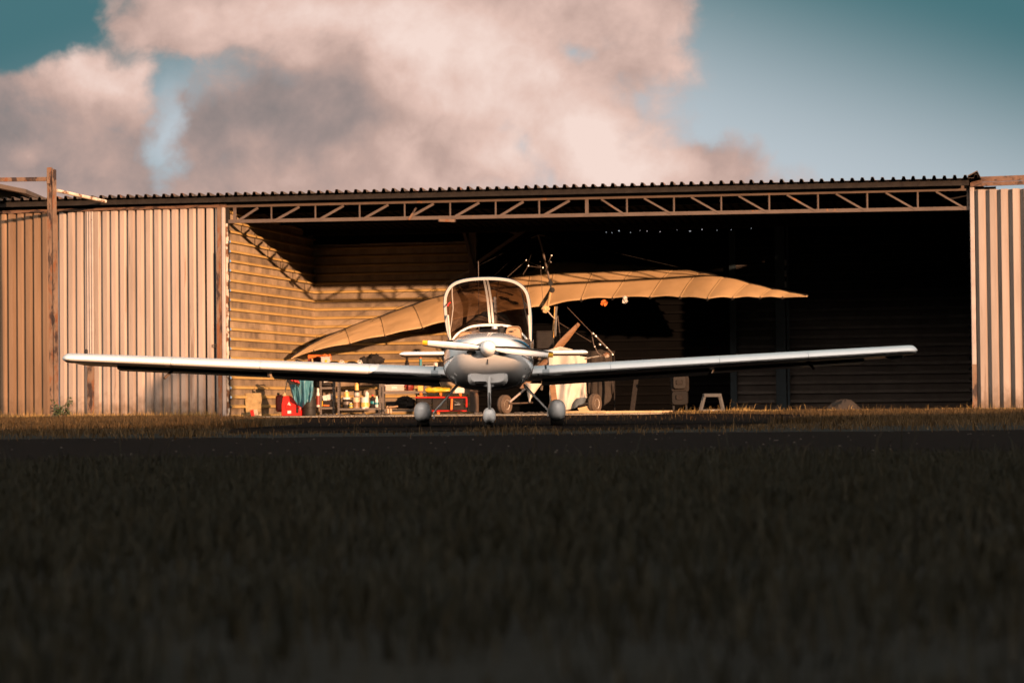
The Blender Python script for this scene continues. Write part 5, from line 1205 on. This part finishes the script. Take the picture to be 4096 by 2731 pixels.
boxthing('white_box', 'white and tan box at the right end of the tool trolley under the nose', 'box', 1818, 1857, 1549, 1572, 52.05, .2, M['whitep'], None, parts=(('tan_side', -.16, 0.0, 0, 1.1, M['tan'], .004),))
# left corner: boards, cans, coat, drum
YC = 50.2
BD = [(('plywood_board'), 'stained plywood board with a ragged right edge leaning in the left corner', [(978, 1572), (1043, 1571), (1044, 1583), (1047, 1598), (1043, 1618), (1045, 1662), (985, 1661)], 50.42, M['ply']),
      (('plywood_board'), 'darker narrow board leaning behind the stained plywood board', [(961, 1579), (982, 1578), (988, 1661), (972, 1660)], 50.5, M['plank'])]
for nm, lb, P, Y, mt in BD:
    b = MB(); b.origin = at(P[-1][0], P[-1][1], Y); b.origin.z = 0; A = [at(x, y, Y + (1660 - y) * .002) for x, y in P]; n = len(A); B = [p + Vector((.005, .03, 0)) for p in A]
    b.add(A + B, [tuple(range(n))[::-1], tuple(range(n, 2 * n))] + [(i, (i + 1) % n, n + (i + 1) % n, n + i) for i in range(n)]); tag(b.build(nm, mt), lb, 'board', 'boards leaning in the left corner')
T = thing('block', 'half red half grey block lying at the foot of the plywood board', 'block', at(1018, 1663, 50.15))
b = MB(); b.box(at(1020, 1651, 50.15), (.12, .12, .13), rot=Matrix.Rotation(R(-8), 3, 'Y'), bev=.008); b.build('body', M['concrete'], T)
b = MB(); b.box(at(1010, 1651, 50.13), (.07, .12, .128), rot=Matrix.Rotation(R(-8), 3, 'Y'), bev=.006); b.build('red_half', M['red'], T)
JC = thing('jerry_can', 'bright red plastic jerry can with white stickers below the teal coat', 'jerry can', Vector((at(1166, 1668, YC).x, YC, .016)))
k = k_(YC); z0 = .016; cX = at(1165, 1650, YC).x; hC = .42; wC = 80 * k
b = MB(); prof = [(-.5, 0), (-.5, .58), (-.46, .72), (-.44, .92), (-.36, 1.0), (-.05, 1.0), (.10, .86), (.36, .60), (.44, .58), (.49, .52), (.5, .40), (.44, .36), (.5, .26), (.5, .0)]
pts = [Vector((cX + x * wC, YC, z0 + z * hC)) for x, z in prof]
def bulge(P, dep):
    n = len(P); c = sum(P, Vector()) / n; f = [c + (p - c) * .94 for p in P]; bk = [p + Vector((0, dep, 0)) for p in P]; m1 = [p + Vector((0, .03, 0)) for p in P]
    return [f, m1, bk]
b.loft(bulge(pts, .2), smooth=False); b.build('body', M['red'], JC)
b = MB(); b.box((cX + .30 * wC, YC - .002, z0 + .27 * hC), (.05, .02, .11), bev=.008); b.build('grip_opening', M['bagdark'], JC)
b = MB(); b.tube([(cX + .44 * wC, YC + .03, z0 + .1 * hC), (cX + .43 * wC, YC - .0, z0 + .25 * hC), (cX + .44 * wC, YC + .03, z0 + .5 * hC)], .022, n=10); b.build('grip', M['red'], JC)
b = MB(); b.box((cX - .10 * wC, YC - .003, z0 + .20 * hC), (.075, .006, .06), bev=.002); b.build('white_label', M['whitep'], JC)
b = MB(); zt3 = z0 + .68 * hC; b.add([(cX - .20 * wC, YC - .004, zt3 - .06), (cX - .02 * wC, YC - .004, zt3 - .06), (cX - .11 * wC, YC - .004, zt3 + .012)] + [(cX - .20 * wC, YC + .004, zt3 - .06), (cX - .02 * wC, YC + .004, zt3 - .06), (cX - .11 * wC, YC + .004, zt3 + .012)], [(0, 1, 2), (0, 3, 4, 1), (1, 4, 5, 2), (2, 5, 3, 0)]); HT = b.build('hazard_sticker', M['whitep'], JC)
b = MB(); b.box((cX - .11 * wC, YC - .006, zt3 - .03), (.012, .004, .03)); b.build('hazard_mark', M['darkred'], HT)
b = MB(); b.box((cX - .2 * wC, YC - .0, z0 + .45 * hC), (.08, .03, .1), bev=.02); b.build('moulding', M['red'], JC)
boxthing('dark_red_can', 'dark red fuel can in shade behind the bright red jerry can', 'fuel can', 1102, 1136, 1578, 1647, 51.2, .2, M['darkred'], None, bev=.04, parts=(('cap', .2, .5, 1.0, 1.1, M['black'], .02),))
DRM = thing('black_drum', 'tall black plastic drum standing right of the red jerry can', 'drum', Vector((at(1234, 1668, 50.4).x, 50.4, .016)))
b = MB(); r = 29 * k_(50.4); h = .60; b.lathe((at(1234, 1668, 50.4).x, 50.45, .016), [(r * .96, 0), (r, .02), (r, .14), (r * .95, .15), (r * .95, .17), (r, .18), (r, .36), (r * .95, .37), (r * .95, .39), (r, .40), (r * .97, h - .03), (r * .8, h), (0, h)], 28); b.build('body', M['black'], DRM)
b = MB(); b.lathe((at(1234, 1668, 50.4).x, 50.45, .016 + h), [(r * .5, 0), (r * .5, .04), (r * .4, .05), (0, .05)], 16); b.build('lid', M['bagdark'], DRM)
CS = thing('coat_stand', 'thin dark coat stand behind the red jerry can that carries the teal coat', 'coat stand', Vector((at(1196, 1660, 50.55).x, 50.55, .016)))
p = at(1196, 1660, 50.62); b = MB(); b.tube([(p.x, p.y, .016), (p.x, p.y, at(1196, 1490, 50.6).z)], .016, n=8); b.build('pole', M['bagdark'], CS)
b = MB(); zz = at(1196, 1496, 50.6).z; b.tube([(p.x - .24, p.y, zz - .03), (p.x, p.y, zz + .02), (p.x + .26, p.y, zz - .03)], .014, n=8); b.build('hook_bar', M['bagdark'], CS)
b = MB(); b.lathe((p.x, p.y, .016), [(.16, 0), (.16, .02), (.03, .04), (.02, .06)], 20); b.build('base', M['bagdark'], CS)
COAT = drape('raincoat', 'teal raincoat with a dark red striped collar hanging over the drum and jerry can', 'coat', [(1146, 1496), (1170, 1484), (1200, 1480), (1230, 1484), (1256, 1500)], [(1158, 1545), (1172, 1590), (1192, 1622), (1208, 1632), (1226, 1606), (1240, 1610), (1250, 1580)], 50.02, M['teal'], 8, .085, 21, depth=.16, nu=70, nv=50, solid=.008)
b = MB()
for i, (x0, y0, x1, y1) in enumerate(((1148, 1508, 1196, 1530), (1152, 1500, 1200, 1522))): b.grid(lambda u, v: at(x0 + (x1 - x0) * u, y0 + (y1 - y0) * u + 18 * v + 4 * math.sin(u * 7), 49.82 - .03 * math.sin(u * 5)), 14, 5)
CB = b.build('collar', M['bagdark'], COAT, solid=.006)
b = MB()
for x in (1158, 1172, 1184): b.grid(lambda u, v: at(x + 10 * u + 5 * v, 1512 + 3 * u + 10 * v + (x - 1158) * .3, 49.77), 4, 4)
b.build('red_stripes', M['red'], CB, solid=.003)
ST = thing('straw_broom', 'straw hand broom with a slim stick leaning over the jerry can', 'broom', at(1138, 1586, 50.3))
b = MB(); b.tube([at(1148, 1520, 50.35), at(1139, 1576, 50.3)], .012, n=8); b.build('stick', M['tan'], ST)
b = MB(); b.tube([at(1140, 1572, 50.3), at(1136, 1586, 50.28)], [.02, .055], n=10); b.build('head', M['plank'], ST)
boxthing('green_dustpan', 'flat green dustpan on the floor right of the black drum', 'dustpan', 1258, 1285, 1664, 1672, 50.0, .2, M['green'], None, bev=.006, parts=(('rim', 0, 1, .8, 1.1, M['green'], .012),))
# rubble and planks along the floor edge
for i, (x0, x1, py, Y) in enumerate(((2330, 2540, 1661, 47.6), (2440, 2690, 1660, 47.2), (2250, 2420, 1664, 47.0))):
    b = MB(); p, q = at(x0, py, Y), at(x1, py - 1, Y - .2 * (i - 1)); p.z = q.z = .045 + .01 * (i == 2); b.origin = Vector((p.x, p.y, 0)); b.bar(p, q, .12, .045, bev=.006)
    tag(b.build('plank', M['plank']), ('long pale plank lying behind the right wheel of the aeroplane', 'pale plank with a dark right end lying near the stool', 'short plank lying nearest the right wheel of the aeroplane')[i], 'plank', 'planks along the floor edge')
b = MB(); rr = random.Random(8)
for i in range(160):
    px = rr.choice([rr.uniform(1900, 1925), rr.uniform(2060, 2350), rr.uniform(1290, 1560), rr.uniform(2060, 2350)]); Y = rr.uniform(47.8, 52.5); p = at(px, 1655, Y); s_ = rr.uniform(.02, .055)
    b.blob((p.x, p.y, .016 + s_ * .3), (s_ * 1.8, s_ * 1.5, s_), i, .5, 7, 5)
tag(b.build('rubble', M['gravel']), 'scattered pale rubble and chips on the hall floor', 'rubble', kind='stuff')
# right side
SX = at(2851, 1650, 47.6)
STL = thing('plastic_stool', 'grey plastic stool with an open trapezoid frame on the right', 'stool', Vector((SX.x, 47.6, 0)))
def sq(px, py, dy=0): return at(px, py, 47.6 + dy)
zs0 = sq(2851, 1574).z
for dy in (0, .34):
    for sx, x0, x1 in ((-1, 2821, 2802), (1, 2881, 2898)):
        b = MB(); p, q = sq(x0, 1578), sq(x1, 1657); p.y += dy * .92 + .014; q.y += dy * 1.05; q.z = .0; b.bar(p, q, .05, .03, upv=(0, 1, 0), bev=.008); b.build('leg', M['stool'], STL)
b = MB(); pa, pb = sq(2815, 1574), sq(2887, 1574); cx_ = (pa.x + pb.x) / 2; b.box((cx_, 47.6 + .17, zs0 - .012), (pb.x - pa.x, .36, .026), bev=.01); b.build('seat', M['stool'], STL)
for dy in (-.005, .345):
    b = MB(); b.box((cx_, 47.6 + dy, zs0 - .04), (pb.x - pa.x - .01, .022, .05), bev=.006); b.build('apron', M['stool'], STL)
    b = MB(); zz = sq(2851, 1641).z; b.box((cx_, 47.6 + dy, zz), (sq(2892, 1641).x - sq(2807, 1641).x, .022, .045), bev=.006); b.build('stretcher', M['stool'], STL)
b = MB(); b.box((sq(2852, 1642).x, 47.58, sq(2852, 1642).z), (.05, .012, .035), bev=.006); b.build('white_tag', M['whitep'], STL)
MC = thing('pressure_washer', 'dim grey wheeled cleaning machine with a rounded upright panel in the shade', 'machine', Vector((at(2720, 1630, 51).x, 51, .016)))
def rbox(px0, px1, py0, py1, Y, dep, nm, mt, par, e=.35):
    p0, p1 = at(px0, py1, Y), at(px1, py0, Y); c = (p0 + p1) / 2; w, h = (p1.x - p0.x) / 2, (p1.z - p0.z) / 2; rg = []
    for dy, k in ((0, .9), (.012, .97), (.03, 1), (dep - .02, 1), (dep, .93)):
        rg.append([c + Vector((w * k * math.copysign(abs(math.cos(2 * math.pi * i / 32)) ** e, math.cos(2 * math.pi * i / 32)), dy, h * k * math.copysign(abs(math.sin(2 * math.pi * i / 32)) ** e, math.sin(2 * math.pi * i / 32)))) for i in range(32)])
    b = MB(); b.loft(rg); return b.build(nm, mt, par, sharp=50)
rbox(2692, 2744, 1495, 1556, 50.95, .15, 'upper_panel', M['dimgrey'], MC); rbox(2704, 2731, 1519, 1538, 50.93, .03, 'window', M['bagdark'], MC)
rbox(2683, 2756, 1500, 1570, 51.02, .3, 'casing', M['bagdark'], MC); rbox(2686, 2753, 1562, 1620, 50.95, .3, 'lower_body', M['machine'], MC); rbox(2704, 2731, 1578, 1598, 50.92, .04, 'vent', M['bagdark'], MC)
for px in (2694, 2745):
    b = MB(); p = at(px, 1640, 51.1); b.lathe((p.x, 51.1, .1), [(.03, -.02), (.085, -.018), (.085, .018), (.03, .02)], 20, ax=(1, 0, 0)); b.build('wheel', M['rubber'], MC); b = MB(); b.bar((p.x, 51.1, .1), (p.x, 51.1, at(px, 1610, 51.1).z), .025, .025, upv=(0, 1, 0)); b.build('leg', M['steel'], MC)
def heap(px0, px1, py0, py1, Y, label, mt, seed, name='tarpaulin_heap'):
    p0, p1 = at(px0, py1, Y), at(px1, py0, Y); cx_, w, h = (p0.x + p1.x) / 2, (p1.x - p0.x), p1.z; b = MB(); b.origin = Vector((cx_, Y, 0))
    def fn(u, v):
        x = (u - .5) * 2; y = (v - .5) * 2; rr = math.sqrt(x * x + y * y); hh = max(0, 1 - rr ** 2.4)
        q = Vector((u * 4, v * 4, seed)); z = h * (hh ** .6) * (.72 + .34 * mnoise.noise(q * .8) + .22 * abs(mnoise.noise(q * 2)) - .05 + .16 * (x < .1) * x + .12 * math.sin(u * 5))
        return Vector((cx_ + x * w / 2 * (1 + .08 * mnoise.noise(q)), Y + y * .35, max(.003, z)))
    b.grid(fn, 44, 34); tag(b.build(name, mt, sharp=180), label, 'tarpaulin')
heap(3298, 3452, 1590, 1657, 47.9, 'crumpled grey tarpaulin heap on the floor at the far right', M['greycloth'], 3)
heap(3080, 3140, 1622, 1657, 49.5, 'small dark sack heap left of the grey tarpaulin', M['bagdark'], 6, 'sack_heap')
b = MB(); p, q = at(2528, 1640, 51.5), at(2545, 1515, 52.2); p.z = .02; b.origin = Vector((p.x, p.y, 0)); b.bar(p, q, .10, .03, upv=(0, 1, 0)); tag(b.build('plank', M['bagdark']), 'dark plank leaning in the shade left of the cleaning machine', 'plank')

# ================================================================== vegetation
def blades(name, P, H, Wd, mat, seed, lean=.45, label=None, cat=None, kind='stuff', group=None):
    r = np.random.default_rng(seed); n = len(P); P = np.asarray(P); ang = r.uniform(0, 2 * np.pi, n); wa = r.uniform(0, 2 * np.pi, n)
    H = np.asarray(H)[:, None]; ln = (r.uniform(.05, 1, n) ** 1.3 * lean)[:, None]
    d = np.stack([np.cos(ang), np.sin(ang), np.zeros(n)], 1); s = np.stack([np.cos(wa), np.sin(wa), np.zeros(n)], 1) * np.asarray(Wd)[:, None] / 2; z = np.array([[0, 0, 1.0]])
    base = np.concatenate([P, np.zeros((n, 1))], 1) if P.shape[1] == 2 else P
    mid = base + d * ln * H * .35 + z * H * .58; top = base + d * ln * H * 1.05 + z * H * (1 - .35 * ln)
    v = np.stack([base - s, base + s, mid - s * .75, mid + s * .75, top], 1).reshape(-1, 3)
    off = np.array(P.mean(0).tolist() + [0])[:3] if P.shape[1] == 2 else P.mean(0); off = np.array([off[0], off[1], 0]); v = v - off
    i5 = (np.arange(n) * 5)[:, None]
    loops = np.concatenate([i5 + np.array([0, 1, 3, 2]), i5 + np.array([2, 3, 4])], 1).reshape(-1)
    me = bpy.data.meshes.new(name); me.vertices.add(5 * n); me.vertices.foreach_set('co', v.reshape(-1)); me.loops.add(7 * n); me.loops.foreach_set('vertex_index', loops)
    me.polygons.add(2 * n); st = (np.arange(n) * 7)[:, None] + np.array([0, 4]); me.polygons.foreach_set('loop_start', st.reshape(-1)); me.update(calc_edges=True); me.validate()
    me.materials.append(mat); o = bpy.data.objects.new(name, me); COL.objects.link(o); o.location = off; return tag(o, label, cat, group, kind)
def scatter(n, y0, y1, margin, keep, seed):
    r = np.random.default_rng(seed); out = []
    while len(out) < n:
        Y = np.sqrt(r.uniform(y0 ** 2, y1 ** 2, n)); X = r.uniform(-1, 1, n) * (Y * .2118 + margin)
        for x, y in zip(X, Y):
            if keep(x, y): out.append((x, y))
            if len(out) >= n: break
    return out
def dens(x, y, f, s): return mnoise.noise(Vector((x * f, y * f, s)))
def in_poly(x, y, P):
    c = False; j = len(P) - 1
    for i in range(len(P)):
        if (P[i][1] > y) != (P[j][1] > y) and x < (P[j][0] - P[i][0]) * (y - P[i][1]) / (P[j][1] - P[i][1]) + P[i][0]: c = not c
        j = i
    return c
APR = AL[:1] + [(-1, 21.2), (.4, 21.5)] + AR + [(_a[1].x, _a[1].y), (_a[0].x, _a[0].y)] + AL[:0:-1]
def hall(x, y): q = Vector((x, y, 0)) - J0; return q.dot(U), q.dot(V)
S_TUFT = fp(2690, 1660)[0]
def verge_ok(x, y):
    if y < 25 and rnd.random() > ((y - 16.8 - 3.2 * dens(x, y * .5, .5, 2)) / 6.5) ** 1.6 if y > 16.8 + 3.2 * dens(x, y * .5, .5, 2) else True: return False
    if in_poly(x, y, APR) and rnd.random() < .985: return False
    s, d = hall(x, y)
    if d > -.07 and (s < 0 or s > SR): return False
    if d > -.12: return False
    if 0 < s < S_TUFT and d > -2.55: return False
    return dens(x, y, 1.1, 9) + .45 * dens(x, y, 3.7, 4) > rnd.uniform(-.55, .15)
Pv = scatter(120000, 17.5, 56, 3.0, verge_ok, 3)
hv = [max(.02, .055 + .05 * dens(x, y, .8, 20) + .03 * rnd.random() + (.13 * rnd.random() if rnd.random() < .03 else 0) + (.05 if y < FAR(x) + 2.2 and rnd.random() < .3 else 0)) for x, y in Pv]
hv = [h * (.34 if 19.6 < y < 25 and -3.6 < x < 3.2 else .75 if y < 25 else 1) for h, (x, y) in zip(hv, Pv)]
blades('verge_grass', Pv, hv, rng.uniform(.004, .010, len(Pv)) , M['drygrass'], 5, lean=.8, label='short dry verge grass between the road and the hangar', cat='grass')
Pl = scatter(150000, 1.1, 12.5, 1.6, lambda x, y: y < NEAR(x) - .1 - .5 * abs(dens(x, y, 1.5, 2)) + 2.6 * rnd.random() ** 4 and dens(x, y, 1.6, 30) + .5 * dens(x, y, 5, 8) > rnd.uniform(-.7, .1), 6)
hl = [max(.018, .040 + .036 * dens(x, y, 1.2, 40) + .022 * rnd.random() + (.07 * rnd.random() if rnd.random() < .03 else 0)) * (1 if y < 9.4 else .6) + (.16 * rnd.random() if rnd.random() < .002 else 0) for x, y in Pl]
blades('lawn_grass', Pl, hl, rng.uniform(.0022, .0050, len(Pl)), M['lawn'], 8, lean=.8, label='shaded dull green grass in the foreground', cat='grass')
# taller weeds along the left wall and a dark fringe along the right threshold
Pw = []
for i in range(2600):
    s = rnd.uniform(-6.5, -.15); d = -.12 - abs(rnd.gauss(0, .28)); p = HP(s, d, 0); Pw.append((p.x, p.y))
blades('wall_weeds', Pw, [rnd.uniform(.05, .17) + (.22 * rnd.random() if rnd.random() < .05 else 0) for _ in Pw], rng.uniform(.005, .012, len(Pw)), M['straw'], 12, lean=.8, label='taller dry weeds along the foot of the left wall', cat='weeds')
Pw = []
for i in range(9000):
    s = rnd.uniform(S_TUFT + .2, SR + 2.2); d = -.12 - abs(rnd.gauss(0, .35)); p = HP(s, d, 0)
    if dens(s * 1.3, d, 1.3, 5) > rnd.uniform(-.6, .2): Pw.append((p.x, p.y))
blades('threshold_grass', Pw, [rnd.uniform(.03, .09) + (.16 * rnd.random() if rnd.random() < .03 else 0) for _ in Pw], rng.uniform(.004, .010, len(Pw)), M['straw'], 13, lean=.8, label='sunlit dry grass along the threshold on the right', cat='grass')
def tuft(px, Y, n, h, label, spread=.12, tall=0, mt='straw'):
    c = at(px, 1655, Y); r = random.Random(px); P = [(c.x + r.gauss(0, spread), c.y + r.gauss(0, spread)) for _ in range(n)]
    blades('grass_tuft', P, [h * r.uniform(.35, 1) + (tall * r.random() if r.random() < .06 else 0) for _ in range(n)], [r.uniform(.005, .010) for _ in range(n)], M[mt], px, lean=1.0, label=label, cat='grass tuft', kind='thing', group='tufts of dry grass')
tuft(2868, 47.3, 110, .11, 'sunlit tuft of dry grass under the grey stool', .16)
tuft(2965, 47.2, 160, .16, 'spiky sunlit tuft of dry grass right of the grey stool', .12, .25)
tuft(745, 19.6, 110, .10, 'pale tuft of dry grass at the road edge on the left', .10, .06, 'drygrass')
tuft(2080, 20.3, 120, .09, 'pale tuft of dry grass at the road edge right of the nose wheel', .14, .05, 'drygrass')
tuft(1940, 21.2, 110, .07, 'low tuft of dry grass just in front of the nose wheel', .12, .08, 'drygrass')
tuft(3380, 20.5, 110, .09, 'pale tuft of dry grass at the road edge far right', .14, .06, 'drygrass')
# shrub at the post
SH = thing('shrub', 'small dark leafy shrub at the foot of the rusty post', 'shrub', Vector((at(245, 1680, 47.5).x, 47.5, 0)))
b = MB(); lf = MB(); r = random.Random(5)
for i in range(13):
    o = Vector((at(236, 1680, 47.5).x + r.uniform(-.12, .12), 47.5 + r.uniform(-.1, .1), 0)); d = Vector((r.uniform(-.55, .6), r.uniform(-.3, .3), 1)).normalized(); L = r.uniform(.2, .42) if i else .46
    if i == 0: d = Vector((.42, 0, 1)).normalized()
    pts = [o + d * (L * t) + Vector((.05 * math.sin(t * 3 + i), 0, -.05 * t * t)) for t in (0, .33, .66, 1)]; b.tube(pts, [.007, .006, .004, .002], n=5)
    for j in range(34):
        t = r.uniform(.25, 1.02); p = o + d * (L * t) + Vector((r.gauss(0, .03), r.gauss(0, .03), r.gauss(0, .02))); a = Vector((r.uniform(-1, 1), r.uniform(-1, 1), r.uniform(-.4, .8))).normalized(); s_ = a.cross(Vector((r.uniform(-1, 1), r.uniform(-1, 1), r.uniform(-1, 1)))).normalized(); l_ = r.uniform(.03, .062)
        lf.add([p, p + a * l_ * .5 + s_ * l_ * .3, p + a * l_, p + a * l_ * .5 - s_ * l_ * .3], [(0, 1, 2, 3)])
b.build('stems', M['twig'], SH); lf.build('foliage', M['leafdark'], SH)
# stones on the road
b = MB(); rr = random.Random(3)
for i in range(150):
    Y = rr.uniform(9.8, 20); x = rr.uniform(-1, 1) * (.22 * Y + .4); s_ = rr.uniform(.003, .008)
    b.blob((x, Y, .004 + s_ * .3), (s_ * 2.2, s_ * 1.8, s_), i, .4, 6, 4)
tag(b.build('road_chippings', M['gravel']), 'pale chippings scattered over the dark road', 'chippings', kind='stuff')
